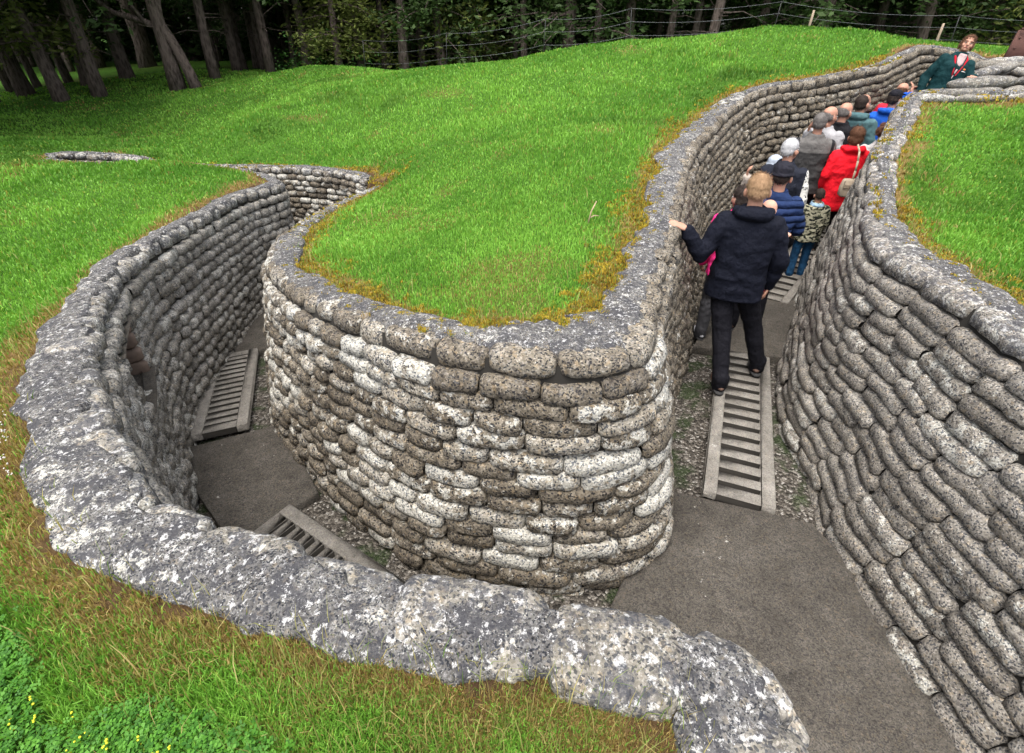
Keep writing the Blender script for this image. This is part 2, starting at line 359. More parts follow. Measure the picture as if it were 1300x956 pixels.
# ================= MATERIALS =================
BROWN = [(.090, .078, .062), (.155, .138, .112), (.245, .23, .20), (.35, .342, .315)]
GREYB = [(.095, .089, .079), (.20, .191, .17), (.295, .285, .262), (.40, .39, .365)]
PEB = [(.13, .12, .106), (.21, .197, .177), (.265, .252, .23), (.35, .337, .315)]
M_nose = concrete('bag_concrete_mottled', BROWN, 125, .8, 1.0)
M_left = concrete('bag_concrete_grey', GREYB, 160, .35, .8)
M_right = concrete('bag_concrete_pebbly', PEB, 150, .25, .85)
M_cope = concrete('coping_concrete', [(.06, .06, .063), (.105, .105, .107), (.155, .155, .153), (.24, .238, .23)], 230, .1, .95, attr=False, dark=.85)
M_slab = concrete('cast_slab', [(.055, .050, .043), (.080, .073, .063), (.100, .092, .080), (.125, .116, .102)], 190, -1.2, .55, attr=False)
M_duck = concrete('duckboard_concrete', [(.125, .117, .104), (.20, .188, .168), (.255, .242, .218), (.31, .295, .27)], 200, -.9, .35, attr=False)
M_slot_shade = simple('slot_shade', (.018, .016, .013), .95)  # shade inside the duckboard slots, painted as a near-black colour
M_back = simple('joint_dirt', (.022, .02, .017), .95)
def gravel():
    s = NT('gravel'); p = s.pos(); v = s.vor(p, 60); r = s.sep(v)
    c = s.ramp(r[0], [(0, (.025, .022, .018)), (.4, (.075, .066, .055)), (.75, (.14, .125, .105)), (.92, (.26, .24, .21)), (1, (.4, .38, .35))])
    g = s.ramp(s.noise(p, 5, 4), [(.52, 0), (.62, 1)])
    c = s.mix(s.math('MULTIPLY', g, .75), c, (.025, .045, .012))
    dd = s.vor(p, 60, 'F1', 'Distance')
    return s.pbr(c, .9, s.bump(s.math('ADD', s.math('MULTIPLY', dd, -1.5), s.noise(p, 14, 3)), .02), spec=.2)
M_gravel = gravel()
def soil():
    s = NT('turf_soil'); p = s.pos(); A_ = s.sep(s.attr('edge').outputs['Color'])
    n1 = s.noise(p, 2.2, 5); n2 = s.noise(p, 45, 4, .7)
    g = s.mix(n1, (.045, .115, .012), (.075, .17, .02)); g = s.mix(s.ramp(n2, [(.35, 0), (.7, 1)]), s.mix(1, g, (.45, .5, .5), 'MULTIPLY'), g)
    dry = s.mix(n2, (.10, .055, .02), (.26, .18, .07)); br = s.mix(n2, (.025, .015, .009), (.085, .052, .03))
    c = s.mix(A_[0], g, dry); c = s.mix(A_[1], c, br)
    return s.pbr(c, .95, s.bump(s.noise(p, 60, 5, .7), .02), spec=.1)
M_soil = soil(); M_blade = blade_mat(); M_moss = moss_mat()

# ================= GROUND =================
def axis(lo, hi, f0, f1, fine):
    a = list(np.arange(f0, f1, fine)); x = f0; st = fine
    L = []
    while x > lo: st *= 1.16; x -= st; L.append(x)
    x = a[-1]; st = fine; Rr = []
    while x < hi: st *= 1.16; x += st; Rr.append(x)
    return np.array(L[::-1] + a + Rr)
gx = axis(-220, 220, -7.2, 8.6, .045); gy = axis(-60, 260, -.3, 10.4, .045)
XX, YY = np.meshgrid(gx, gy, indexing='ij')
ZZ = land(XX, YY)
ins = inside(XX, YY); dl, il = lipdist(XX, YY); dl = dl.reshape(XX.shape); capw = LIP[il, 4].reshape(XX.shape)
P2 = np.stack([XX, YY], -1)
far = np.clip((np.hypot(XX, YY) - 3) / 6, 0, 1)
ZZ = ZZ + fbm(P2, 2.0, 3, 3) * .02 + fbm(P2, .45, 9, 2) * .12 * far * np.clip(dl / 1.5, 0, 1) + fbm(P2, 9, 4, 2) * .006
rel = dl - capw
ZZ = ZZ - .018 - .22 * np.clip((-rel - .02) / .12, 0, 1) + .02 * np.clip(rel / .3, 0, 1)
ZZ = np.where(ins, ZZ - .15, ZZ)
def edge_masks(X, Y, rel, il):
    """dry band and bare-soil band beside the coping"""
    p = np.stack([X, Y], -1); n = fbm(p, 3.2, 21, 3); n2 = fbm(p, 11, 22, 3); cid = CHAIN_ID[il].reshape(rel.shape)
    w = np.where(cid == 0, .25, np.where(cid == 2, .17, np.where(cid == 1, .12, .3)))
    near = np.clip(1 - (rel - .02) / (w * (1 + .7 * n)), 0, 1)
    dry = np.clip(near * 1.6 + n2 * .35 - .1, 0, 1) * (rel < .9)
    patch = np.clip((fbm(p, 1.3, 31, 4) - .30) * 3.2, 0, 1) * .32
    br = np.clip((1 - rel / np.where(cid == 0, .16, .05)) * 1.1 + n2 * 1.1 - .35, 0, 1) * (rel < .35)
    return np.clip(np.maximum(dry, patch), 0, 1), np.clip(br, 0, 1)
dry, br = edge_masks(XX, YY, rel, il)
V = np.stack([XX, YY, ZZ], -1).reshape(-1, 3); F = grid_faces(len(gx), len(gy))
sd = np.where(ins, dl, -dl).ravel()[F]; cwf = capw.ravel()[F].min(1); fin = sd.min(1) > -.55 * cwf; F = F[~fin]
ground = link('ground', mesh_np('ground', V, F, {'edge': np.stack([dry.ravel(), br.ravel(), 0 * dry.ravel()], 1)}), M_soil); tag(ground, kind='structure')
GROUND_N = (gx, gy, ZZ)
def ground_z(X, Y):
    i = np.clip(np.searchsorted(gx, X) - 1, 0, len(gx) - 2); j = np.clip(np.searchsorted(gy, Y) - 1, 0, len(gy) - 2)
    a = np.clip((X - gx[i]) / (gx[i + 1] - gx[i]), 0, 1); b = np.clip((Y - gy[j]) / (gy[j + 1] - gy[j]), 0, 1)
    return ZZ[i, j] * (1 - a) * (1 - b) + ZZ[i + 1, j] * a * (1 - b) + ZZ[i, j + 1] * (1 - a) * b + ZZ[i + 1, j + 1] * a * b

# ================= WALLS OF CONCRETE-FILLED SANDBAGS =================
def frame(Q):
    T = np.gradient(Q[:, :2], axis=0); k = np.ones(9) / 9
    for _ in range(2): T = np.stack([np.convolve(np.pad(T[:, j], 4, 'edge'), k, 'valid') for j in (0, 1)], 1)
    T /= np.linalg.norm(T, axis=1)[:, None]; return np.stack([T[:, 1], -T[:, 0]], 1)
class Wall:
    def __init__(s, Q, S):
        s.Q, s.S = Q, S; s.N = frame(Q)
        foot = Q[:, :2] + s.N * Q[:, 3:4]
        s.fz = FLOOR(foot[:, 0], foot[:, 1]) - .08
        s.dep = Q[:, 2] - s.fz
    def at(s, u, dz, w):
        i = lambda a: np.interp(u, s.S, a)
        b = i(s.Q[:, 3]) * np.clip(dz / i(s.dep), -.2, 1.3) + w
        b = b + .02 * vn(np.stack([u * 1.0, dz * 1.0], -1), 1.6, 5)
        nx, ny = i(s.N[:, 0]), i(s.N[:, 1])
        return np.stack([i(s.Q[:, 0]) + nx * b, i(s.Q[:, 1]) + ny * b, i(s.Q[:, 2]) - dz], -1)
def bag_mesh(W, u0, u1, z0, z1, wc, ww, full, nu, nv, rough, seed, tilt, pn=.54, rnd=8.0):
    """one bag bent along the wall"""
    u = np.linspace(-1, 1, nu); u = np.sign(u) * (1 - (1 - abs(u)) ** 1.5)
    a = np.linspace(-2.0, 1.75, nv) if not full else np.linspace(-2.0, 3.6, nv)
    U, Aa = np.meshgrid(u, a, indexing='ij')
    prof = np.clip(1 - abs(U) ** rnd, 0, 1) ** .45
    profw = np.clip(1 - abs(U) ** (rnd * .72), 0, 1) ** .5
    c, q = np.cos(Aa), np.sin(Aa)
    w = wc + ww * np.sign(c) * abs(c) ** pn * (.4 + .6 * profw); hz = (z1 - z0) * .5
    dz = (z0 + z1) * .5 - hz * np.sign(q) * abs(q) ** pn * (.55 + .45 * prof) + tilt * U
    uu = (u0 + u1) / 2 + (u1 - u0) / 2 * U
    # sag and lumps
    dz = dz + hz * .16 * (1 - U ** 2) * (random.random() - .35)
    P = W.at(uu, dz, w)
    nl = vn(np.stack([U * 1.3 + seed * 3.7, Aa * .9, U * 0], -1), 1.0, seed % 97)
    nrm = np.stack([c, q], -1)
    P2_ = W.at(uu, dz - q * .01, w + c * .01); dr = (P2_ - P) / .01
    P = P + dr * (.009 * nl + rough * (.005 * vn(P, 34, 3) + .0035 * vn(P, 85, 8)))[..., None]
    return P.reshape(-1, 3)
def build_wall(name, label, ch, S, mat, rh, u_lo, u_hi, tones, niche=None, cat_='wall', top_big=1.0, long_rows=False, copemat=None, res=1.0, seed=1, nrows=None, copelap=.0, wmul=1.0, rough=1.0, topm_=.9, toplift=0.0, toph=1.0):
    random.seed(seed); W = Wall(ch, S)
    base = empty(name, (0, 0, 0), 0, label, cat_)
    mid = W.at(np.array([(u_lo + u_hi) / 2]), np.array([1.4]), np.array([0.]))[0]
    VV = []; FF = []; CC = []; n = 0
    mx = W.dep.max(); k = 0; z = 0.0; cols = []
    while z < mx + .02 and (nrows is None or k < nrows):
        h = rh * (1.12 if k == 0 else 1 + .0 * random.random())
        u = u_lo - random.random() * .2
        while u < u_hi:
            L0 = float(np.interp(u, S, ch[:, 5])); L = L0 * random.uniform(.78, 1.25) * (1.12 if k == 0 else 1)
            um = u + L / 2
            if z > float(np.interp(um, S, W.dep)) + .03: u += L; continue
            if niche and niche[2] < z + h / 2 < niche[3]:
                if niche[0] - .05 < u < niche[1]: u = niche[1] + .005; um = u + L / 2
                elif u < niche[0] < u + L + .06: L = niche[0] - u; um = u + L / 2
            if True:
                p = W.at(np.array([um]), np.array([z]), np.array([0.]))[0]; dist = max(.6, math.hypot(p[0], p[1] + .0) + .4)
                px = 512 * L / dist; nu = int(np.clip(px * res / 5, 7, 30)); nv = int(np.clip(512 * h / dist * res / 2.6, 6, 22))
                wav = .028 * (fbm(np.array([[um * .9, k * .55]]), 1.0, 40 + seed, 2)[0]) * min(1, k * .35)
                hv = h * random.uniform(.98, 1.07); zz = z + wav + random.gauss(0, .003)
                full = k == 0
                wc, ww = (-.115, .12 * top_big) if full else (-.045, random.uniform(.060, .074) * wmul)
                if full: nv = int(nv * 1.5); hv = h * random.uniform(1.0, 1.18) * toph; zz -= random.uniform(-.002, .02) + (toplift if um < UA else 0)
                wc += random.gauss(0, .007)
                Vb = bag_mesh(W, u + (.0015 if L0 > .215 else .0035), u + L - (.0015 if L0 > .215 else .0035), zz, zz + hv, wc, ww, full, nu, nv, rough, random.randrange(9999), random.gauss(0, .0045), rnd=8.0 if L0 > .215 else 3.0)
                VV.append(Vb); FF.append(grid_faces(nu, nv)[:, ::-1] + n); n += len(Vb)
                t = tones(k, um, random); CC.append(np.tile([t[0], t[1], topm_ if k == 0 else (.15 if k == 1 else 0)], (len(Vb), 1)))
            u += L
        z += h; k += 1
    me = mesh_np('sandbag_courses', np.concatenate(VV), np.concatenate(FF), {'bag': np.concatenate(CC)})
    link('sandbag_courses', me, mat, base)
    # dark joint bed behind the bags
    us = np.arange(u_lo, u_hi, .06); zs = np.arange(.03, mx + .3, .06)
    U, Z = np.meshgrid(us, zs, indexing='ij'); Pp = W.at(U, Z, np.full(U.shape, -.045)).reshape(-1, 3)
    Fb = grid_faces(len(us), len(zs))[:, ::-1]
    if niche:
        cu = U.ravel()[Fb].mean(1); cz = Z.ravel()[Fb].mean(1); Fb = Fb[~((cu > niche[0]) & (cu < niche[1]) & (cz > niche[2]) & (cz < niche[3]))]
    link('joint_bed', mesh_np('joint_bed', Pp, Fb), M_back, base)
    # coping
    us = np.arange(u_lo, u_hi, .012 if res >= 1 else .03); tt = np.linspace(0, 1, 30)
    U, T = np.meshgrid(us, tt, indexing='ij'); cw = np.interp(U, S, ch[:, 4]) * (1 + .16 * vn(np.stack([U, U * 0], -1), 2.2, 77) + .12 * vn(np.stack([U, U * 0], -1), 8, 78) + .035 * vn(np.stack([U, U * 0], -1), 24, 79))
    w = -.075 + copelap - T * (cw - .045 + copelap)
    # front edge of the coping laps over the backs of the top bags with its own ragged outline
    w = w + (1 - T) * (.028 * vn(np.stack([U, U * 0], -1), 9, 12) + .02 * vn(np.stack([U, U * 0], -1), 27, 13))
    dz = np.where(T < .08, .05 * (1 - T / .08), 0) - .012 * np.sin(np.pi * np.clip(T, 0, 1)) + .02 * np.clip((T - .55) / .45, 0, 1) ** 2 + .12 * np.clip((T - .93) / .07, 0, 1) ** 1.5 - .012
    Pc = W.at(U, dz, w); Pc[..., 2] += .008 * vn(Pc, 7, 1) + .005 * vn(Pc, 19, 2) + .0042 * vn(Pc, 55, 3) + .0022 * vn(Pc, 120, 6)
    link('coping', mesh_np('coping', Pc.reshape(-1, 3), grid_faces(len(us), len(tt))[:, ::-1]), copemat or M_cope, base)
    return base, W
def tone_nose(k, u, r):
    g = r.random()
    if k == 0: return (.22 + .5 * r.random(), .15 + .6 * r.random())
    return (.16 + .3 * r.random(), .15 + .45 * r.random()) if g < .45 else ((.5 + .35 * r.random(), .4 + .4 * r.random()))
def tone_inner(k, u, r):
    if u > UB: return (.26 + .3 * r.random(), .1 + .4 * r.random())
    return tone_nose(k, u, r)
def tone_outer(k, u, r):
    return (.3 + .35 * r.random(), .25 + .4 * r.random()) if k == 0 and u < UA else tone_left(k, u, r)
def tone_left(k, u, r):
    return (.42 + .38 * r.random(), .15 + .6 * r.random())
def tone_right(k, u, r): return (.3 + .4 * r.random(), .1 + .6 * r.random())
def s_of(ch, S, x, y): return float(S[((ch[:, 0] - x) ** 2 + (ch[:, 1] - y) ** 2).argmin()])
UB = s_of(B, SB, *G(844, 395, 0)[:2]); UA = s_of(A, SA, *G(128, 420, -.06)[:2])
g0 = G(138, 388, -.1); g1 = G(150, 350, -.13)
ns0, ns1 = s_of(A, SA, *g0[:2]), s_of(A, SA, *g1[:2]); NICHE = (ns0 - .26, ns1 - .26, .227, .655)
sA0 = s_of(A, SA, .72, -1.5)
outer_wall, WA = build_wall('trench_wall', 'long outer trench wall of grey sandbags curving from the near coping round the left side, with a square niche', A, SA, M_left, .107, sA0, SA[-1], tone_outer, NICHE, seed=3, copelap=.035, toplift=.004)
inner_wall, WB = build_wall('trench_wall', 'rounded mottled sandbag wall holding the central grass tongue, running back behind the visitors', B, SB, M_nose, .099, 0, s_of(B, SB, 10.5, 8.9), tone_inner, seed=11, topm_=.12, top_big=.86, toph=.98)
back_wall, WC = build_wall('trench_wall', 'low far sandbag wall closing the back of the left trench below the lawn', C_, SC_, M_nose, .085, 0, SC_[-1], tone_nose, seed=5)
right_wall, WR = build_wall('trench_wall', 'pebbly sandbag wall on the right side of the trench, under the right-hand grass bank', P_, SP, M_right, .099, s_of(P_, SP, 10, 7.05), s_of(P_, SP, 2.4, -1.2), tone_right, seed=8, wmul=.85, rough=1.7)
# niche lining of the outer wall
def niche_lining():
    u0, u1, z0, z1 = NICHE; VV = []; FF = []; CC = []; n = 0; dpt = .34
    random.seed(4)
    class Side:    # side faces: u -> depth into the bank
        def __init__(s, ue, sg): s.ue, s.sg = ue, sg
        def at(s, u, dz, w): return WA.at(s.ue + s.sg * w, dz, -.04 - u)
    rows = 4; hh = (z1 - z0 + .02) / rows
    for ue, sg in ((u1, -1), (u0, 1)):
        for k in range(rows):
            Vb = bag_mesh(Side(ue, sg), -.045 if sg < 0 else .0, dpt, z0 + k * hh, z0 + (k + 1) * hh * 1.0, -.012, .045, False, 14, 12, 1, k + 5, 0)
            VV.append(Vb); f = grid_faces(14, 12); FF.append((f if sg > 0 else f[:, ::-1]) + n); n += len(Vb); CC.append(np.tile([.3, .1, .5], (len(Vb), 1)))
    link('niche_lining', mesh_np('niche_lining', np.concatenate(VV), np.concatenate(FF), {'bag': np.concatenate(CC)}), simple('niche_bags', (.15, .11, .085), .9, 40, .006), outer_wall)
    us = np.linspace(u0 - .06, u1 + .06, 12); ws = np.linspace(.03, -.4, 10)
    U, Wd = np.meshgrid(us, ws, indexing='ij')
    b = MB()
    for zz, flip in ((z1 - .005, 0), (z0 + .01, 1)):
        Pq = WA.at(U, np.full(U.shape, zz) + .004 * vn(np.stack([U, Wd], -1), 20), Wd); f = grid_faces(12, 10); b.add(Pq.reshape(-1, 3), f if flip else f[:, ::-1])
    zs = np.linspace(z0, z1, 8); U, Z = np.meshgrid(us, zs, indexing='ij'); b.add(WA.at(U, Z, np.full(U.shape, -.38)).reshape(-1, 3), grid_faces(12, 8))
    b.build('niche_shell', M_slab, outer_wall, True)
niche_lining()

# ================= TRENCH FLOOR =================
fx = np.arange(-9, 13, .06); fy = np.arange(-3, 10.2, .06); X, Y = np.meshgrid(fx, fy, indexing='ij')
Z = FLOOR(X, Y) - .075 + .012 * fbm(np.stack([X, Y], -1), 4, 3, 3) + .006 * vn(np.stack([X, Y], -1), 22)
tf = link('trench_floor', mesh_np('trench_floor', np.stack([X, Y, Z], -1).reshape(-1, 3), grid_faces(len(fx), len(fy))), M_gravel); tag(tf, kind='structure')
def prism(corners, thick, mat, name, label, cat_, group=None, lift=0.0):
    """cast slab: plan polygon (world x,y), top follows the floor surface"""
    c = np.array([p[:2] for p in corners]); zt = np.array([floor_z(*p) for p in c]) + lift
    b = MB(); n = len(c); cen = c.mean(0)
    inn = c + (cen - c) / np.linalg.norm(cen - c, axis=1)[:, None] * .012
    # top sheet subdivided for a worn surface
    Vt = np.concatenate([np.c_[inn, zt], np.c_[c, zt - .01], np.c_[c, zt - thick]])
    F = [np.arange(n)[None], np.array([[n + i, n + (i + 1) % n, (i + 1) % n, i] for i in range(n)]), np.array([[2 * n + i, 2 * n + (i + 1) % n, n + (i + 1) % n, n + i] for i in range(n)])]
    b.add(Vt - np.array([*cen, zt.mean()]), F); o = b.build(name, mat)
    o.location = (*cen, float(zt.mean())); return tag(o, label, cat_, group)
Gf = lambda px, py, z=-1.4: np.array(G(px, py, z)[:2])
e1, e2 = Gf(845, 618), Gf(1030, 664)
prism([e1, [.5, 1.6], [.5, 1.0], [.55, -1.4], [2.1, -1.4], [2.15, 1.4], e2], .09, M_slab, 'concrete_slab', 'large dark concrete floor slab at the bottom of the right-hand trench, nearest the viewer', 'concrete slab')
f1, f2 = Gf(880, 438), Gf(1022, 460); h2 = Gf(1055, 372); h1 = Gf(930, 352)
prism([h1, f1, f2, h2], .1, M_slab, 'concrete_slab', 'short concrete slab between the two duckboards, just beyond the man in the dark jacket', 'concrete slab', lift=.012)
l1, l2 = Gf(215, 575, -1.6), Gf(360, 540, -1.6); l3, l4 = Gf(405, 628, -1.53), Gf(300, 700, -1.53)
prism([l1, l4, l3, l2], .09, M_slab, 'concrete_slab', 'wedge shaped concrete slab between the two duckboards of the left-hand trench', 'concrete slab')
k1, k2 = Gf(235, 462, -1.66), Gf(350, 434, -1.68); k3, k4 = Gf(362, 340, -1.9), Gf(290, 360, -1.9)
prism([k3, k4, k1, k2], .09, M_slab, 'concrete_slab', 'concrete slab beyond the slatted duckboard where the left-hand trench bends away', 'concrete slab')
prism([[.3, 1.75], [.2, 1.0], [.5, .7], [.5, 1.7]], .09, M_slab, 'concrete_slab', 'concrete slab below the near coping between the two branches of the trench', 'concrete slab', lift=-.006) if False else None
def duckboard(p_near, p_far, width, nslot, label, z0=None):
    p_near = np.array(p_near); p_far = np.array(p_far); ax = p_far - p_near; L = np.linalg.norm(ax); ax /= L
    cen = (p_near + p_far) / 2; za, zb = floor_z(*p_near), floor_z(*p_far)
    o = empty('duckboard', (*cen, (za + zb) / 2 - .03), math.atan2(ax[1], ax[0]) - math.pi / 2, label, 'duckboard', 'concrete duckboards on the trench floor')
    o.rotation_euler.rotate_axis('X', math.atan2(zb - za, L))
    rail = .092; t = .034
    for sg in (-1, 1):
        b = MB(); b.box((sg * (width / 2 - rail / 2), 0, t), (rail / 2, L / 2, t), bev=.006); b.build('rail', M_duck, o)
    pitch = (L - .10) / nslot; b = MB(); iw = width / 2 - rail + .002
    b_end = .05
    for i in range(nslot + 1):
        y = -L / 2 + b_end + i * pitch; hw = pitch * .31 if 0 < i < nslot else b_end - .001
        sb = MB(); sb.box((0, y, t - .002), (iw, hw, t - .003), bev=.003); so_ = sb.build('slat', M_duck, o); so_.data.materials.append(M_slot_shade); nn_ = [0 if abs(q_.normal.z) > .5 else 1 for q_ in so_.data.polygons]; so_.data.polygons.foreach_set('material_index', nn_)  # slat sides get the painted shade colour, tops stay concrete
    return o
qn = (Gf(891, 627) + Gf(984, 651)) / 2; qf = (Gf(912, 446) + Gf(976, 456)) / 2
duckboard(qn, qf, .46, 14, 'slotted concrete duckboard under the feet of the man in the dark jacket')
r1 = Gf(1000, 388); r2_ = Gf(1060, 318); dr = (r2_ - r1) / np.linalg.norm(r2_ - r1); nl = np.array([-dr[1], dr[0]])
duckboard(r1 + nl * .23, r2_ + nl * .23 + dr * .3, .46, 14, 'slotted concrete duckboard under the child in the camouflage jacket')
qn = (Gf(243, 563, -1.63) + Gf(318, 548, -1.63)) / 2; qf = (Gf(270, 448, -1.67) + Gf(326, 440, -1.67)) / 2
duckboard(qn, qf, .44, 14, 'slotted concrete duckboard below the wall niche in the left-hand trench')
b1, b2, b3 = Gf(322, 678, -1.56), Gf(369, 649, -1.56), Gf(447, 702, -1.53)
dd = (b3 - b2) / np.linalg.norm(b3 - b2); nn = (b1 - b2); nn -= dd * (nn @ dd); wd = np.linalg.norm(nn); nn /= wd
duckboard(b2 + nn * .23 + dd * .03, b2 + nn * .23 + dd * 1.4, .46, 13, 'slotted concrete duckboard half hidden below the near coping')

def pebbles():
    r = np.random.default_rng(12); n = 14000; x = r.uniform(-5, 6.2, n); y = r.uniform(.2, 8.8, n); ok = inside(x, y); x, y = x[ok], y[ok]; d, i = lipdist(x, y)
    keep = (r.random(len(x)) < np.clip(1.25 - d / .35, .03, 1)); x, y = x[keep], y[keep]; z = FLOOR(x, y) - .074 + .012 * fbm(np.stack([x, y], -1), 4, 3, 3)
    oc = np.array([[1, 0, 0], [-1, 0, 0], [0, 1, 0], [0, -1, 0], [0, 0, .7], [0, 0, -.7], [.6, .6, .3], [-.6, -.5, .35]]); f = np.array([[0, 2, 4], [2, 1, 4], [1, 3, 4], [3, 0, 4], [2, 0, 5], [1, 2, 5], [3, 1, 5], [0, 3, 5], [0, 2, 6], [1, 3, 7]])
    k = len(x); sz = r.uniform(.004, .013, k); a = r.uniform(0, 6.28, k); V = oc[None] * sz[:, None, None] * r.uniform(.7, 1.2, (k, 8, 1)); c, s_ = np.cos(a)[:, None], np.sin(a)[:, None]
    V = np.stack([V[..., 0] * c - V[..., 1] * s_ + x[:, None], V[..., 0] * s_ + V[..., 1] * c + y[:, None], V[..., 2] + z[:, None] + sz[:, None] * .4], -1).reshape(-1, 3)
    F = (f[None] + 8 * np.arange(k)[:, None, None]).reshape(-1, 3); g = r.random(k)[:, None] * .22 + .06; col = np.repeat(g * np.array([[1, .93, .84]]), 8, 0)
    t = NT('pebble_stone'); m = t.pbr(t.attr('col').outputs['Color'], .85); tag(link('pebbles', mesh_np('pebbles', V, F, {'col': col}), m, smooth=False), 'loose grey pebbles along the foot of the trench walls', 'pebbles', kind='stuff')
pebbles()
# ================= GRASS, MOSS, FLOWERS =================
def sample_field(K, r0, r1, a0, a1, n, pw=2.0, c=.8):
    """random plan points, thinning with distance from the path where one stands"""
    r = np.exp(RNG.uniform(np.log(r0 + c), np.log(r1 + c), n)) - c
    th = np.radians(RNG.uniform(a0, a1, n)); return r * np.sin(th), r * np.cos(th), r
def blades(X, Y, Z, hgt, wid, colr, lean=.35, parts=2):
    n = len(X); a = RNG.uniform(0, 2 * np.pi, n); dx, dy = np.cos(a), np.sin(a)
    b = RNG.uniform(0, 2 * np.pi, n); le = hgt * np.abs(RNG.normal(0, lean, n)); lx, ly = np.cos(b) * le, np.sin(b) * le
    P = np.empty((n, 5, 3)); w = wid / 2
    P[:, 0] = np.stack([X - dx * w, Y - dy * w, Z - .01], 1); P[:, 1] = np.stack([X + dx * w, Y + dy * w, Z - .01], 1)
    P[:, 2] = np.stack([X + lx * .35 + dx * w * .8, Y + ly * .35 + dy * w * .8, Z + hgt * .6], 1); P[:, 3] = np.stack([X + lx * .35 - dx * w * .8, Y + ly * .35 - dy * w * .8, Z + hgt * .6], 1)
    P[:, 4] = np.stack([X + lx, Y + ly, Z + hgt * np.clip(1 - (le / np.maximum(hgt, 1e-4)) ** 2 * .3, .3, 1)], 1)
    i = np.arange(n)[:, None] * 5
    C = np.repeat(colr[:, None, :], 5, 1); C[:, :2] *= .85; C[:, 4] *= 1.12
    return P.reshape(-1, 3), i + np.array([[0, 1, 2, 3]]), i + np.array([[3, 2, 4]]), C.reshape(-1, 3)
def lerp(a, b, t): return np.asarray(a) * (1 - t[:, None]) + np.asarray(b) * t[:, None]
def grass_colour(X, Y, dry, r):
    p = np.stack([X, Y], 1); n = len(X)
    t = np.clip(.5 + .75 * fbm(p, .55, 51, 3) + .45 * fbm(p, 3.0, 52, 3) + RNG.normal(0, .2, n), 0, 1)
    c = lerp((.085, .225, .024), (.215, .43, .062), t)
    dark = np.clip((fbm(p, 1.1, 53, 3) - .10) * 3, 0, 1) * np.clip((fbm(p, .25, 55, 2) + .25) * 2.5, 0, 1); c = lerp(0, 0, dark) + c * (1 - .42 * dark[:, None])
    c *= (1 + .12 * RNG.normal(0, 1, n))[:, None].clip(.45, 1.7)
    straw = lerp((.20, .125, .035), (.42, .33, .13), RNG.random(n)); m = RNG.random(n) < np.clip(dry * .8, 0, .8)
    c = np.where(m[:, None], straw, c)
    yel = (RNG.random(n) < .05); c[yel] = lerp((.22, .30, .04), (.32, .34, .07), RNG.random(yel.sum()))
    return c
def keep_mask(X, Y, margin=.0):
    d, i = lipdist(X, Y); cw = LIP[i, 4]; n = fbm(np.stack([X, Y], 1), 4, 61, 3)
    rel = d - cw; m = ~inside(X, Y) & (rel > margin - .02 + .06 * n)
    return m, rel, i
VV, F4, F3, CC = [], [], [], []; off = 0
def push(P, f4, f3, C):
    global off
    VV.append(P); F4.append(f4 + off); F3.append(f3 + off); CC.append(C); off += len(P)
for (n, r0, r1, a0, a1) in ((760000, .2, 26, -62, 60), (60000, .15, 2.2, -100, 10), (60000, 1.2, 8, 38, 62)):
    X, Y, r = sample_field(0, r0, r1, a0, a1, n)
    m, rel, il_ = keep_mask(X, Y); X, Y, r, rel, il_ = X[m], Y[m], r[m], rel[m], il_[m]
    dry_, br_ = edge_masks(X, Y, rel, il_)
    m = RNG.random(len(X)) > br_ * .93; X, Y, r, rel, dry_ = X[m], Y[m], r[m], rel[m], dry_[m]
    p = np.stack([X, Y], 1); t = np.hypot(r, 1.3)
    lush = np.clip(.5 + fbm(p, 1.4, 71, 3) * 1.1, .1, 1.4) * (1 - .5 * dry_)
    h = (.016 + .020 * RNG.random(len(X))) * (.6 + .7 * lush) * np.clip(.75 + r * .10, .75, 1.9)
    wd = np.maximum(.0021, .0017 * t) * (.8 + .5 * RNG.random(len(X)))
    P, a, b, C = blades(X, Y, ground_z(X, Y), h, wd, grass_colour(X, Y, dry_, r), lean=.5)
    push(P, a, b, C)
# long stalks standing along the coping and here and there
X, Y, r = sample_field(0, .3, 9, -62, 60, 26000); m, rel, il_ = keep_mask(X, Y, -.02); m &= (rel < .3) | (RNG.random(len(X)) < .06); X, Y, rel, r = X[m], Y[m], rel[m], r[m]
m = RNG.random(len(X)) < .45; X, Y, r = X[m], Y[m], r[m]
cc = lerp((.10, .20, .03), (.42, .33, .14), RNG.random(len(X)))
P, a, b, C = blades(X, Y, ground_z(X, Y), .05 + .07 * RNG.random(len(X)), np.maximum(.002, .0015 * np.hypot(r, 1.3)), cc, lean=.45); push(P, a, b, C)
gme = mesh_np('grass', np.concatenate(VV), [np.concatenate(F4), np.concatenate(F3)], {'col': np.concatenate(CC)})
tag(link('grass', gme, M_blade), 'short bright green turf with straw coloured edges along the copings', 'grass', kind='stuff')

# moss: short dense ochre tufts between coping and turf, thick on the central tongue and the right bank
VV, F4, F3, CC = [], [], [], []; off = 0
X, Y, r = sample_field(0, 1.0, 11, -45, 55, 900000, c=1.5)
d, i = lipdist(X, Y); ok = d < .75; X, Y, d, i, r = X[ok], Y[ok], d[ok], i[ok], r[ok]
cid = CHAIN_ID[i]; cw = LIP[i, 4]; rel = d - cw; p = np.stack([X, Y], 1)
nz = fbm(p, 3.4, 81, 3); nz2 = fbm(p, 13, 82, 3)
amt = np.where(cid == 2, .80, np.where(cid == 3, .55, np.where(cid == 1, .5, .05)))
xm = np.clip((X - 6.0) / 1, 0, 1); amt = amt * (1 - xm * .5)
dens = amt * 1.6 + nz * 1.0 + nz2 * .9 - np.abs(rel - .015) / np.where(cid == 3, .12, .11) * .55 - .25
m = ~inside(X, Y) & (RNG.random(len(X)) < np.clip(dens * 2.2, 0, 1)) & (rel > -.14) & (cid > 0)
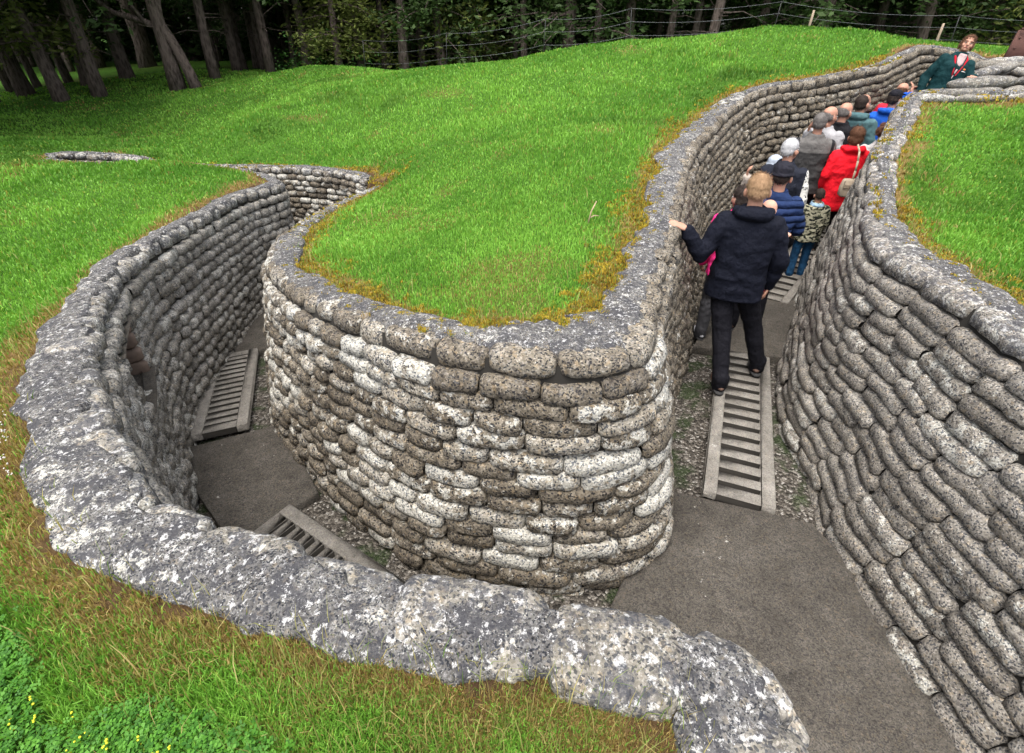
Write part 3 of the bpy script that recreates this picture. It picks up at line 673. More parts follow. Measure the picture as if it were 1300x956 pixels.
X, Y, rel, r, cid_, nz_ = X[m], Y[m], rel[m], r[m], cid[m], nz2[m]
lipz = LIP[i[m], 2]
topz = np.where(rel < 0, lipz - .004, np.maximum(ground_z(X, Y), lipz - .03 - .25 * rel))
hump = .022 * np.clip(.6 + fbm(np.stack([X, Y], 1), 22, 91, 2), 0, 1.2)
c = lerp((.17, .105, .012), (.36, .265, .028), np.clip(.5 + nz_ * .9 + RNG.normal(0, .25, len(X)), 0, 1))
c = np.where((RNG.random(len(X)) < .28)[:, None], lerp((.10, .055, .02), (.14, .22, .03), RNG.random(len(X))), c)
P, a, b, C = blades(X, Y, topz - .004 + hump, .009 + .009 * RNG.random(len(X)), np.maximum(.003, .0016 * np.hypot(r, 1.3)), c, lean=.8); push(P, a, b, C)
mm = mesh_np('moss', np.concatenate(VV), [np.concatenate(F4), np.concatenate(F3)], {'col': np.concatenate(CC)})
tag(link('moss', mm, M_moss), 'golden brown moss creeping over the edges of the copings', 'moss', kind='stuff')

# clover cushion with small yellow and white flower heads, near left
n = 42000; X = RNG.uniform(-1.5, -.1, n); Y = RNG.uniform(.05, 1.1, n); m, rel, il_ = keep_mask(X, Y, .12); p = np.stack([X, Y], 1)
m &= (rel > .24 + .14 * fbm(p, 4, 95, 3) + .10 * RNG.random(n)) & (X < -.45 + .25 * fbm(p, 3, 96, 3)); X, Y = X[m], Y[m]; Z = ground_z(X, Y) + RNG.uniform(.018, .04, len(X))
VV = []; FF = []; CC = []; k = len(X); s_ = RNG.uniform(.0045, .0085, k)
rot = RNG.uniform(0, 6.28, k); tx, ty = RNG.normal(0, .3, k), RNG.normal(0, .3, k)
base_c = lerp((.035, .125, .016), (.10, .27, .028), RNG.random(k)); nv = 0
for leaf in range(3):
    a0_ = rot + leaf * 2.094
    for q, (rr, da) in enumerate(((0, 0), (1.0, -.55), (1.25, 0), (1.0, .55))):
        x = s_ * rr * np.cos(a0_ + da); y = s_ * rr * np.sin(a0_ + da); VV.append(np.stack([X + x, Y + y, Z + x * tx + y * ty], 1))
    FF.append(np.stack([np.arange(k) + (leaf * 4 + q) * k for q in range(4)], 1))
cl = mesh_np('clover', np.concatenate(VV), np.concatenate(FF), {'col': np.tile(base_c, (12, 1))})
tag(link('clover', cl, M_blade), 'dark green clover cushion in the turf at the lower left', 'clover', kind='stuff')
def flowers(name, label, X, Y, col, size, hgt):
    Z = ground_z(X, Y); b = MB(); cs = []
    oct_ = np.array([[1, 0, 0], [-1, 0, 0], [0, 1, 0], [0, -1, 0], [0, 0, .8], [0, 0, -.8]], float); f = np.array([[0, 2, 4], [2, 1, 4], [1, 3, 4], [3, 0, 4], [2, 0, 5], [1, 2, 5], [3, 1, 5], [0, 3, 5]])
    Vs = []; Fs = []
    for j in range(len(X)):
        for q in range(3):
            o = RNG.normal(0, size * .5, 3); Vs.append(oct_ * size * RNG.uniform(.5, .9) + [X[j], Y[j], Z[j] + hgt * RNG.uniform(.7, 1.2)] + o); Fs.append(f + 6 * len(Fs))
    me = mesh_np(name, np.concatenate(Vs), np.concatenate(Fs)); tag(link(name, me, simple(name, col, .7)), label, 'flowers', kind='stuff')
n = 480; X = RNG.uniform(-1.5, -.2, n); Y = RNG.uniform(.1, 1.0, n); m, rel, _ = keep_mask(X, Y, .2); m &= (rel > .3) & (X < -.4)
flowers('yellow_flowers', 'tiny yellow flower heads scattered over the clover', X[m], Y[m], (.62, .60, .03), .0042, .042)
n = 500; X = RNG.normal(-1.84, .14, n); Y = RNG.normal(1.36, .22, n); m, rel, _ = keep_mask(X, Y, .1); m &= (rel < .9) & (RNG.random(n) < .4)
flowers('white_clover_flowers', 'white clover flower heads at the left edge of the turf', X[m], Y[m], (.50, .47, .44), .0048, .04)

# ================= PINES =================
def bark():
    s = NT('pine_bark'); p = s.scale(s.coord(), 1, 1, .25); v = s.vor(p, 16, 'F1', 'Distance'); n = s.noise(p, 24, 5, .7)
    c = s.mix(n, (.028, .021, .018), (.11, .085, .075)); c = s.mix(s.ramp(v, [(.2, 0), (.6, .7)]), c, (.16, .125, .11))
    return s.pbr(c, .95, s.bump(s.math('ADD', s.math('MULTIPLY', v, -1), n), .05), spec=.1)
def needles(name, a, b):
    s = NT(name); p = s.pos(); c = s.mix(s.noise(p, 1.7, 3), a, b)
    rn = s.attr('rnd').outputs['Fac']; c = s.mix(rn, s.mix(1, c, (.55, .6, .6), 'MULTIPLY'), c)
    d = s.n('ShaderNodeBsdfPrincipled'); s.l(c, d.inputs['Base Color']); d.inputs['Roughness'].default_value = .6; d.inputs['Specular IOR Level'].default_value = .2
    tr = s.n('ShaderNodeBsdfTranslucent'); s.l(c, tr.inputs[0]); m = s.n('ShaderNodeMixShader'); m.inputs[0].default_value = .25
    s.l(d.outputs[0], m.inputs[1]); s.l(tr.outputs[0], m.inputs[2]); s.l(m.outputs[0], s.out.inputs[0]); return s.m
M_bark = bark(); M_need = needles('pine_needles', (.028, .058, .017), (.072, .118, .03)); M_olive = needles('olive_needles', (.08, .10, .022), (.16, .19, .042)); M_leafy = needles('undergrowth_leaves', (.02, .065, .012), (.05, .14, .02))
def foliage_mesh(cent, size, per, flat=.35, seed=0):
    """needle fans round every centre"""
    r = np.random.default_rng(seed); n = len(cent) * per; c = np.repeat(cent, per, 0); sz = np.repeat(size, per)
    c = c + r.normal(0, 1, (n, 3)) * sz[:, None] * [1, 1, flat]
    d = r.normal(0, 1, (n, 3)); d[:, 2] *= .5; d /= np.linalg.norm(d, axis=1)[:, None]
    e = np.cross(d, r.normal(0, 1, (n, 3))); e /= np.linalg.norm(e, axis=1)[:, None]
    L = (sz * r.uniform(.35, .8, n))[:, None]; W = L * r.uniform(.10, .26, n)[:, None]
    P = np.stack([c - d * L * .5, c + e * W, c + d * L * .6, c - e * W], 1).reshape(-1, 3)
    return P, np.arange(n * 4).reshape(-1, 4), np.repeat(r.random(n), 4)
def make_pine(H, r0, bare, seed, mat, label, lean=(0, 0), fork=False, bough=1.0, spread=2.6, stubs=8):
    rs = np.random.default_rng(seed); o = empty('pine_tree', (0, 0, 0), 0, label, 'pine tree', 'pine trees of the wood')
    zs = np.linspace(-.25, H, 14); wob = np.cumsum(rs.normal(0, .045, (14, 2)), 0)
    pts = np.c_[wob[:, 0] + lean[0] * zs, wob[:, 1] + lean[1] * zs, zs]; pts[:, :2] -= pts[0, :2]
    rad = r0 * (1 - .8 * np.clip(zs / H, 0, 1)); rad[0] *= 1.35; rad[1] *= 1.05
    b = MB(); b.tube(pts, rad, 10)
    at = lambda z: np.array([np.interp(z, zs, pts[:, 0]), np.interp(z, zs, pts[:, 1]), z])
    if fork:   # second stem and a heavy limb sweeping up to the left
        q = [at(-.2) + [.62, 0, 0], at(.5) + [.50, 0, 0], at(1.2) + [.30, .0, .0], at(1.9) + [.0, .02, 0], at(3.2) + [.25, .1, 0], at(6) + [.5, .3, 0]]
        b.tube(q, [r0 * .95, r0 * .75, r0 * .7, r0 * .7, r0 * .5, r0 * .3], 10)
        q = [at(1.7), at(1.85) + [-.5, -.1, .05], at(1.95) + [-1.1, -.2, .12], at(2.1) + [-1.7, -.25, .45], at(2.5) + [-2.3, -.3, 1.0], at(3.3) + [-2.9, -.4, 1.9]]
        b.tube(q, [r0 * .6, r0 * .42, r0 * .36, r0 * .3, r0 * .22, r0 * .1], 8)
        q = [at(1.75) + [-.3, -.1, 0], at(2.2) + [-.55, -.2, .1], at(2.8) + [-.7, -.3, .3]]; b.tube(q, [r0 * .3, r0 * .22, r0 * .14], 7)
    for k in range(stubs):
        z = rs.uniform(1.2, bare + 1); a = rs.uniform(0, 6.28); L = rs.uniform(.4, 1.6); c = at(z)
        q = [c, c + [math.cos(a) * L * .5, math.sin(a) * L * .5, -.02 + .05 * L], c + [math.cos(a) * L, math.sin(a) * L, -.12 * L + rs.normal(0, .15)]]; b.tube(q, [.022, .013, .005], 5)
    cen = []; sz = []
    z = bare
    while z < H:
        nb = 4; f = (1 - (z - bare) / (H - bare + .01))
        for k in range(nb):
            a = rs.uniform(0, 6.28); L = spread * (.35 + .65 * f) * rs.uniform(.6, 1.1); c = at(z); dr = rs.uniform(-.35, .15) - .25 * (1 if z < bare + 2 else 0)
            q = [c + np.array([math.cos(a) * L * t, math.sin(a) * L * t, dr * L * t * t + .12 * L * t]) for t in (0, .35, .7, 1)]
            b.tube(q, [.035, .026, .016, .006], 5, cap=False)
            m = int(6 * L / 1.5) + 3
            for t in np.linspace(.28, 1.02, m):
                cen.append(np.array([math.cos(a) * L * t, math.sin(a) * L * t, dr * L * t * t + .12 * L * t - .05]) + c + rs.normal(0, .14, 3)); sz.append(rs.uniform(.22, .36) * bough)
        z += rs.uniform(.35, .6)
    b.build('trunk', M_bark, o, True)
    P, F, rn = foliage_mesh(np.array(cen), np.array(sz), 15, .45, seed)
    link('crown', mesh_np('crown', P, F, {'rnd': rn}), mat, o, False)
    return o
def copy_tree(root, loc, rz, sc=1.0, label=None, group=None):
    c = root.copy(); COL.objects.link(c); c.location = loc; c.rotation_euler = (0, 0, rz); c.scale = (sc, sc, sc)
    if label: c['label'] = label
    if group: c['group'] = group
    for ch in root.children:
        d_ = ch.copy(); COL.objects.link(d_); d_.parent = c
    return c
gz = lambda x, y: float(ground_z(np.array([x]), np.array([y]))[0])
def plant(o, px, py, d, rz=0, sc=1.0):
    x = (px - 650) / FPX * (d / ray(px, py)[1]); o.location = (x, d, gz(x, d)); o.rotation_euler = (0, 0, rz); o.scale = (sc,) * 3; return o
GW = 'dark pine of the wood behind the grass mound'
# pines one can tell apart at the edge of the wood, upper left
plant(make_pine(12, .19, 1.55, 21, M_olive, 'leaning pine with low olive boughs, nearest to the viewer at the upper left', (-.06, 0), bough=1.05, spread=1.7, stubs=4), 80, 128, 17)
plant(make_pine(13, .22, 2.6, 22, M_need, 'dark thick pine in the upper left corner, left of the leaning pine with olive boughs', (-.02, 0)), 34, 118, 18.6)
plant(make_pine(13, .16, 2.8, 23, M_need, 'slender pine at the far left edge of the wood', (-.03, 0)), 17, 113, 19.4)
plant(make_pine(12, .11, 2.5, 24, M_need, 'thin pine just behind the leaning pine at the upper left', (-.02, 0)), 50, 113, 20)
plant(make_pine(13, .13, 2.9, 25, M_need, 'thin pine left of the pair of slim straight pines', (.0, 0)), 90, 108, 21)
plant(make_pine(13, .15, 3.0, 26, M_need, 'left one of the pair of slim straight pines at the upper left', (.0, 0)), 112, 114, 19.4)
plant(make_pine(13, .19, 3.0, 27, M_need, 'right one of the pair of slim straight pines, beside the bright gap', (.0, 0)), 128, 124, 17.6)
plant(make_pine(14, .21, 3.2, 28, M_need, 'thick straight pine between the bright gap and the forked pine', (.0, 0)), 164, 104, 20.5)
plant(make_pine(14, .215, 3.4, 29, M_need, 'big forked pine with two stems and a heavy limb sweeping left', (.0, 0), fork=True), 228, 117, 18.4)
protos = [make_pine(14, .17, 2.7, 41, M_need, GW, stubs=14, spread=2.4), make_pine(15, .14, 3.6, 42, M_need, GW, stubs=16, spread=2.2), make_pine(13, .2, 1.7, 43, M_need, GW, stubs=10, spread=2.8), make_pine(14, .12, 4.2, 44, M_need, GW, stubs=18, spread=2.0), make_pine(12, .15, 1.0, 45, M_olive, 'olive green pine with low boughs in the wood behind the grass mound', stubs=8, spread=2.2)]
random.seed(5); used = set(); placed = []
def put(x, y, kind):
    for a, b in placed:
        if (a - x) ** 2 + (b - y) ** 2 < .8: return
    placed.append((x, y)); p = protos[kind]; loc = (x, y, gz(x, y) - .02); rz = random.uniform(0, 6.28); sc = random.uniform(.85, 1.15)
    if kind not in used: used.add(kind); p.location = loc; p.rotation_euler = (0, 0, rz); p.scale = (sc,) * 3
    else: copy_tree(p, loc, rz, sc)
for px, d, k in ((300, 24, 1), (318, 25, 3), (335, 22, 1), (368, 24, 3), (385, 22, 0), (425, 21, 4), (455, 22, 4), (510, 21, 0), (560, 22, 2), (600, 23, 4), (665, 21, 1), (690, 23, 3), (757, 20, 1), (800, 21, 0), (850, 20, 1), (880, 21, 3), (905, 19, 1), (960, 21, 0), (1040, 20, 2), (1110, 21, 1), (1170, 19, 0), (1215, 21, 3), (1250, 20, 2), (1290, 19, 4), (1340, 18, 2)):
    put((px - 650) / 650 * d / 1.16, d, k)
for q in range(300):
    d = random.uniform(20, 44); px = random.uniform(-80, 1400)
    if px < 250 and d < 26: continue
    if 118 < px < 150 and d > 20: continue
    put((px - 650) / 650 * d / 1.16, d, random.choice((0, 1, 1, 3, 3, 3, 3, 2)))
for x_, y_ in ((-13.5, 10.5), (-16, 13), (-19, 15.5), (-17.5, 10), (-22, 13)): put(x_, y_, 2)
SH = make_pine(15, .3, 4.6, 61, M_need, 'tall wide-crowned pine standing left of the valley, mostly outside the picture', stubs=2, spread=4.6); SH.location = (-13.6, 13.2, gz(-13.6, 13.2))
for x_, y_ in ((-11.8, 9.2), (-11.4, 11.6), (-15.5, 16.5), (-16, 25.5), (-11, 27), (-20, 28), (-7, 26.5), (-24, 25), (-13, 31), (-18, 33), (-8, 31), (-26, 30), (-3, 29)): copy_tree(SH, (x_, y_, gz(x_, y_)), random.random() * 6, 1, 'wide-crowned pine at the left edge of the wood, seen only as shade and crown', 'wide pines deep in the wood')
# dense far wood closing the view, many metres deep
def mass(name, label, n, f, size, mat, seed, flat=.5, per=7):
    r = np.random.default_rng(seed); c = f(r, n); P, F, rn = foliage_mesh(c, r.uniform(*size, len(c)), per, flat, seed)
    tag(link(name, mesh_np(name, P, F, {'rnd': rn}), mat, smooth=False), label, 'wood' if 'wood' in name else 'undergrowth', kind='stuff')
def far_wood(r, n):
    a = r.uniform(-1.1, 1.1, n); d = r.uniform(46, 62, n); x, y = d * np.sin(a) * 1.15, d * np.cos(a) ** .6
    z = r.uniform(-1, 15, n) ; ok = ~((np.abs(x / y + .68) < .035) & (z < 6)); x, y, z = x[ok], y[ok], z[ok]
    return np.c_[x, y, z]
mass('distant_wood', 'dense dark wood far behind the pine trunks', 9000, far_wood, (.9, 1.6), M_need, 3)
def under(r, n):
    d = r.uniform(19, 40, n); t = r.uniform(-.95, 1.05, n); x = t * d / 1.1; m = fbm(np.c_[x, d], .22, 5, 2) > .0
    m &= ~((t < -.45) & (d < 30)); x, d = x[m], d[m]; z = land(x, d) + r.exponential(.35, len(x)); return np.c_[x, d, z]
def bank(r, n):
    a = r.uniform(-1.35, .1, n); d = r.uniform(31, 37, n); x = a * d * .86; z = land(x, d) + r.uniform(0, 5.5, n); m = ~((np.abs(x / d + .683) < .022) & (z > 1.0) & (z < 2.6))
    return np.c_[x, d, z][m]
mass('wood_edge', 'dark thicket of the wood behind the left-hand pines', 5200, bank, (.5, .9), M_need, 14)
mass('undergrowth', 'low green undergrowth among the pines', 6000, under, (.10, .2), M_leafy, 4, .6, 9)

# ================= FENCE, STONE, RUSTY PLATE, TWIG =================
M_post = simple('fence_metal', (.05, .05, .052), .6, metal=.4); M_wood = simple('fence_stake', (.24, .19, .14), .9, 30, .004)
fp = [(459, 15.5), (565, 14.4), (690, 13.9), (800, 13.6), (979, 13.2), (1208, 12.4), (1420, 12.0), (1640, 11.8)]
fence = empty('wire_fence', (0, 0, 0), 0, 'three strand wire fence on thin dark posts behind the crest of the mound', 'fence'); tops = []
for k, (px, d) in enumerate(fp):
    x = (px - 650) / 650 * d / 1.16; z = gz(x, d); lx = random.uniform(-.05, .05); tall = .72 + .04 * random.random()
    if px > 900: tall = .62
    b = MB(); b.tube([(x, d, z - .2), (x + lx * .5, d, z + tall * .5), (x + lx, d, z + tall)], .007, 6); b.ell((x + lx, d, z + tall), (.014, .014, .014)); b.build('post', M_post, fence, True)
    tops.append((np.array([x, d, z]), np.array([x + lx, d, z + tall])))
for h in (.3, .66, 1.0):
    b = MB(); pts = []
    for k in range(len(tops) - 1):
        p0 = tops[k][0] * (1 - h) + tops[k][1] * h; p1 = tops[k + 1][0] * (1 - h) + tops[k + 1][1] * h
        for t in np.linspace(0, 1, 8, endpoint=False): q = p0 * (1 - t) + p1 * t; q[2] -= .22 * t * (1 - t) * (1 + .5 * h); pts.append(q)
    b.tube(pts, (.0024), 5, cap=False); b.build('wire', simple('fence_wire', (.16, .17, .18), .5, metal=.6), fence, True)
for px, d in ((1023, 13.0), (1190, 12.6)):
    x = (px - 650) / 650 * d / 1.16; z = gz(x, d); b = MB(); b.tube([(x, d, z - .2), (x + .01, d + .02, z + .25), (x + .03, d + .03, z + .5)], [.03, .028, .022], 7); b.build('stake', M_wood, fence, True)
x, y, z = D(1312, 74, 8.6); pl = empty('rusty_plate', (x, y, z), R_(-8), 'rusty brown iron shield plate standing on the parapet at the right edge', 'iron plate')
s = NT('rust'); p = s.coord(); M_rust = s.pbr(s.mix(s.noise(p, 14, 5, .7), (.045, .022, .02), (.12, .055, .042)), .85, s.bump(s.noise(p, 70, 4), .006), spec=.3)
b = MB(); Vp = np.array([[-.40, 0, -.06], [.45, 0, -.06], [.45, .09, .36], [-.29, .09, .36]]); th = np.array([0, .03, -.006])
b.add(np.concatenate([Vp, Vp + th]), np.array([[0, 1, 2, 3], [7, 6, 5, 4], [0, 4, 5, 1], [1, 5, 6, 2], [2, 6, 7, 3], [3, 7, 4, 0]])); b.build('plate', M_rust, pl)
b = MB(); b.tube([(-.29, .05, .37), (.45, .05, .37)], .016, 8); b.build('rolled_edge', M_rust, pl, True)
b = MB()
for q in ((-.34, 0), (-.31, .13), (-.28, .26), (.1, .0), (.1, .27)): b.ell((q[0] + .02, (q[1] + .06) * .214 - .004, q[1]), (.016, .012, .016))
b.build('rivets', M_rust, pl, True)
tw = MB(); x, y, z = G(746, 289, -.02); x2, y2, z2 = 0, 0, 0
tw.tube([(0, 0, .0), (.02, .01, .10), (.055, .01, .18)], [.007, .006, .004], 6); tw.tube([(.01, .005, .05), (.05, .02, .065), (.085, .02, .06)], [.005, .004, .003], 6)
o = tw.build('fallen_twig', simple('twig', (.36, .27, .17), .9), None, True); o.location = (x, y, gz(x, y) + .01); tag(o, 'small forked bare twig sticking out of the turf on the central slope', 'twig')

# parapet of long bags crossing the right bank in front of the guide, and the bags behind her
def long_bags(name, label, rows, seed):
    o = empty(name, (0, 0, 0), 0, label, 'sandbag row'); random.seed(seed); VV = []; FF = []; CC = []; n = 0
    for pts, r, L in rows:
        pts = np.array(pts, float); s_ = np.concatenate([[0], np.cumsum(np.linalg.norm(np.diff(pts, axis=0), axis=1))]); u = 0
        while u < s_[-1] - .1:
            l = min(L * random.uniform(.8, 1.2), s_[-1] - u); nu, nv = 26, 20
            U = np.linspace(-1, 1, nu); U = np.sign(U) * (1 - (1 - abs(U)) ** 1.6); a = np.linspace(0, 2 * np.pi, nv, endpoint=False)
            Ug, Ag = np.meshgrid(U, a, indexing='ij'); rr = r * np.clip(1.001 - abs(Ug) ** 4, 0, 1) ** .5; uu = u + l / 2 + Ug * l / 2
            c = np.stack([np.interp(uu, s_, pts[:, j]) for j in range(3)], -1); T = pts[-1] - pts[0]; T /= np.linalg.norm(T); sd_ = np.cross(T, [0, 0, 1.])
            P = c + (rr * 1.5 * np.cos(Ag))[..., None] * sd_ + (rr * np.sign(np.sin(Ag)) * abs(np.sin(Ag)) ** .8)[..., None] * np.array([0, 0, 1.])
            P = P + (.018 * vn(P, 5, seed) + .007 * vn(P, 24, seed + 1) + .004 * vn(P, 60, 2))[..., None] * np.array([0, .4, .9])
            VV.append(P.reshape(-1, 3)); FF.append(grid_faces(nu, nv, True) + n); n += nu * nv; CC.append(np.tile([random.uniform(.3, .6), random.uniform(.2, .7), random.random()], (nu * nv, 1))); u += l * .985
    link('sandbag_courses', mesh_np('sandbag_courses', np.concatenate(VV), np.concatenate(FF), {'bag': np.concatenate(CC)}), M_left, o); return o
long_bags('sandbag_parapet', 'low double course of long sandbags on the right bank, under the hand of the guide',
    [([D(1203, 107, 6.95), D(1250, 105, 6.95), D(1310, 101, 6.9), [10, 6.9, .84]], .072, 1.0), ([D(1195, 119, 6.9), D(1310, 115, 6.85), [10, 6.85, .70]], .07, .8), ([D(1158, 126, 6.7), D(1240, 126, 6.75), D(1310, 124, 6.7)], .05, .5)], 31)
long_bags('sandbag_row', 'sloping stack of sandbags behind the right shoulder of the guide, below the rusty plate',
    [([D(1238, 97, 8.0), D(1262, 90, 8.15), D(1285, 82, 8.3)], .075, .55), ([D(1255, 80, 8.5), D(1310, 75, 8.5), [9, 8.5, 1.0]], .06, .5), ([D(1236, 84, 8.45), D(1310, 83, 8.4), [9, 8.4, .9]], .07, .45), ([D(1240, 92, 8.4), D(1310, 91, 8.35), [9, 8.35, .8]], .07, .45)], 32)
# ================= PEOPLE =================
def skin_over(name, mb, voxel, mat, parent, folds=0.0, fs=9.0, smooth_it=3, seed=0, cut=None):
    """fuse closed volumes into one continuous surface"""
    me = mb.mesh('tmp'); o = bpy.data.objects.new('tmp', me); COL.objects.link(o)
    m = o.modifiers.new('r', 'REMESH'); m.mode = 'VOXEL'; m.voxel_size = voxel
    m2 = o.modifiers.new('s', 'SMOOTH'); m2.factor = .5; m2.iterations = smooth_it
    dg = bpy.context.evaluated_depsgraph_get(); ev = o.evaluated_get(dg); nm = bpy.data.meshes.new_from_object(ev)
    bpy.data.objects.remove(o); bpy.data.meshes.remove(me); nm.name = name
    n = len(nm.vertices); V = np.empty(n * 3, np.float32); nm.vertices.foreach_get('co', V); V = V.reshape(-1, 3).astype(float)
    if folds:
        N = np.empty(n * 3, np.float32); nm.vertices.foreach_get('normal', N); N = N.reshape(-1, 3)
        q = V * [1.0, 1.0, 1.5]
        d = folds * (.7 * vn(q, fs, seed) + .5 * (1 - 2 * np.abs(vn(q + [0, 0, 3.3], fs * .8, seed + 3))) + .3 * vn(q, fs * 2.4, seed + 7))
        V = V + N * d[:, None]
    nm.vertices.foreach_set('co', V.astype(np.float32).ravel()); nm.update()
    return link(name, nm, mat, parent, True)
def hand(b, w, d, n, sg, curl=.35, sc=1.0):
    w = np.array(w, float); d = np.array(d, float); d /= np.linalg.norm(d); n = np.array(n, float); n -= d * (n @ d); n /= np.linalg.norm(n); s = np.cross(d, n) * sg
    R = np.stack([s, n, d], 1); b.ell(w + d * .048 * sc, np.array((.041, .016, .052)) * sc, R)
    b.caps(w - d * .03 * sc, w + d * .02 * sc, .026 * sc, .025 * sc)
    for i, L in enumerate((.062, .075, .080, .070)):
        o = (i - 1.5) * .0215 * sc; a = w + d * .088 * sc + s * o; c = curl * (1 + .12 * i)
        e = a + (d * math.cos(c) + n * math.sin(c)) * L * .5 * sc + s * o * .12; f = e + (d * math.cos(c * 2.1) + n * math.sin(c * 2.1)) * L * .5 * sc
        b.caps(a, e, .0098 * sc, .009 * sc, 8); b.caps(e, f, .009 * sc, .0075 * sc, 8)
    a = w + d * .028 * sc + s * .032 * sc; e = a + (d * .6 + s * .75 + n * .25) * .034 * sc; f = e + (d * .85 + s * .25 + n * .35) * .03 * sc
    b.caps(a, e, .013 * sc, .0105 * sc, 8); b.caps(e, f, .0105 * sc, .0085 * sc, 8)
def rotx(a): c, s = math.cos(a), math.sin(a); return np.array([[1, 0, 0], [0, c, -s], [0, s, c]])
def roty(a): c, s = math.cos(a), math.sin(a); return np.array([[c, 0, s], [0, 1, 0], [-s, 0, c]])
def rotz(a): c, s = math.cos(a), math.sin(a); return np.array([[c, -s, 0], [s, c, 0], [0, 0, 1]])
def cloth(name, col, kind='plain', col2=None, col3=None):
    s = NT(name); p = s.coord(); n1 = s.noise(p, 14, 4); c = s.mix(n1, tuple(x * .8 for x in col), tuple(min(1, x * 1.25) for x in col))
    h = s.noise(p, 260, 2); hh = s.math('MULTIPLY', h, .25)
    if kind == 'yoke':       # darker below a horizontal seam at chest height
        z = s.n('ShaderNodeSeparateXYZ'); s.l(p, z.inputs[0]); m = s.math('GREATER_THAN', z.outputs[2], 1.30); m2 = s.math('GREATER_THAN', s.math('ABSOLUTE', z.outputs[0]), .215)
        c = s.mix(s.math('MAXIMUM', m, m2), c, col2)
        c2 = s.math('LESS_THAN', s.math('ABSOLUTE', s.math('SUBTRACT', s.math('ABSOLUTE', z.outputs[0]), .200)), .018); c = s.mix(c2, c, col3)
        c = s.mix(s.math('MULTIPLY', n1, .3), c, tuple(x * .7 for x in col))
    if kind == 'camo':
        a = s.ramp(s.noise(s.scale(p, 1, 1, 1.6), 13, 2, .4), [(.44, 0), (.455, 1)]); b = s.ramp(s.noise(s.scale(p, 1.1, 1, 1.7), 17, 1, .4), [(.56, 0), (.575, 1)])
        c = s.mix(a, c, col2); c = s.mix(b, c, col3)
    if kind == 'quilt':
        z = s.n('ShaderNodeSeparateXYZ'); s.l(p, z.inputs[0]); q = s.math('ABSOLUTE', s.math('SINE', s.math('MULTIPLY', z.outputs[2], 46))); hh = s.math('ADD', hh, s.math('MULTIPLY', s.math('POWER', q, .5), 6))
    if kind == 'check':
        v = s.ramp(s.noise(p, 34, 1, .3), [(.5, 0), (.52, 1)]); c = s.mix(v, c, col2)
    if kind == 'jeans':
        c = s.mix(s.ramp(s.noise(s.scale(p, 1, 1, .5), 9, 4), [(.45, 0), (.65, .7)]), c, tuple(min(1, x * 2.2) for x in col))
    if kind == 'sleeve':
        z = s.n('ShaderNodeSeparateXYZ'); s.l(p, z.inputs[0]); m = s.math('GREATER_THAN', z.outputs[0], .225); b = s.ramp(s.noise(p, 42, 2), [(.38, 0), (.42, 1)])
        c = s.mix(s.math('MULTIPLY', m, b), c, col2)
    wr = s.noise(s.scale(p, 1, 1, .7), 16, 3, .5); return s.pbr(c, .82, s.bump(hh, .004, 1, s.bump(s.math('ABSOLUTE', s.math('SUBTRACT', wr, .5)), .03, .9)), spec=.15)
def skinmat(name='skin', col=(.38, .20, .14)):
    s = NT(name); p = s.coord(); c = s.mix(s.noise(p, 22, 3), tuple(x * .86 for x in col), tuple(min(1, x * 1.12) for x in col)); return s.pbr(c, .55, s.bump(s.noise(p, 300, 2), .0008), spec=.3, Subsurface_Weight=.08)
def hairmat(name, a, b, fade=False):
    s = NT(name); p0_ = s.coord(); p = s.scale(p0_, 1, 1, .35); n = s.noise(p, 150, 4, .75); c = s.mix(s.ramp(n, [(.3, 0), (.7, 1)]), a, b)
    z = s.n('ShaderNodeSeparateXYZ'); s.l(p0_, z.inputs[0]); m = s.n('ShaderNodeMapRange'); s.l(s.math('ADD', z.outputs[2], s.math('MULTIPLY', s.noise(p0_, 90, 3), .03)), m.inputs[0])
    for i_, v_ in ((1, 1.632), (2, 1.59), (3, 0), (4, .75 if fade else 0)): m.inputs[i_].default_value = v_
    c = s.mix(m.outputs[0], c, (.44, .25, .18)); return s.pbr(c, .75, s.bump(n, .004, .8), spec=.2)
M_skin = skinmat(); M_shoe = simple('shoe_leather', (.045, .028, .02), .5); M_sole = simple('shoe_sole', (.03, .03, .03), .8); M_eye = simple('eye_dark', (.02, .015, .012), .2, var=0); M_white = simple('eye_white', (.7, .68, .66), .3, var=0); M_lip = simple('lips', (.42, .14, .12), .5, var=0)
H_dark = hairmat('hair_dark', (.012, .009, .008), (.045, .032, .026)); H_brown = hairmat('hair_brown', (.04, .018, .010), (.14, .065, .035)); H_fair = hairmat('hair_fair', (.22, .13, .070), (.40, .265, .155), True); H_white = hairmat('hair_white', (.26, .26, .27), (.62, .62, .63)); H_grey = hairmat('hair_grey', (.05, .045, .042), (.20, .185, .175))
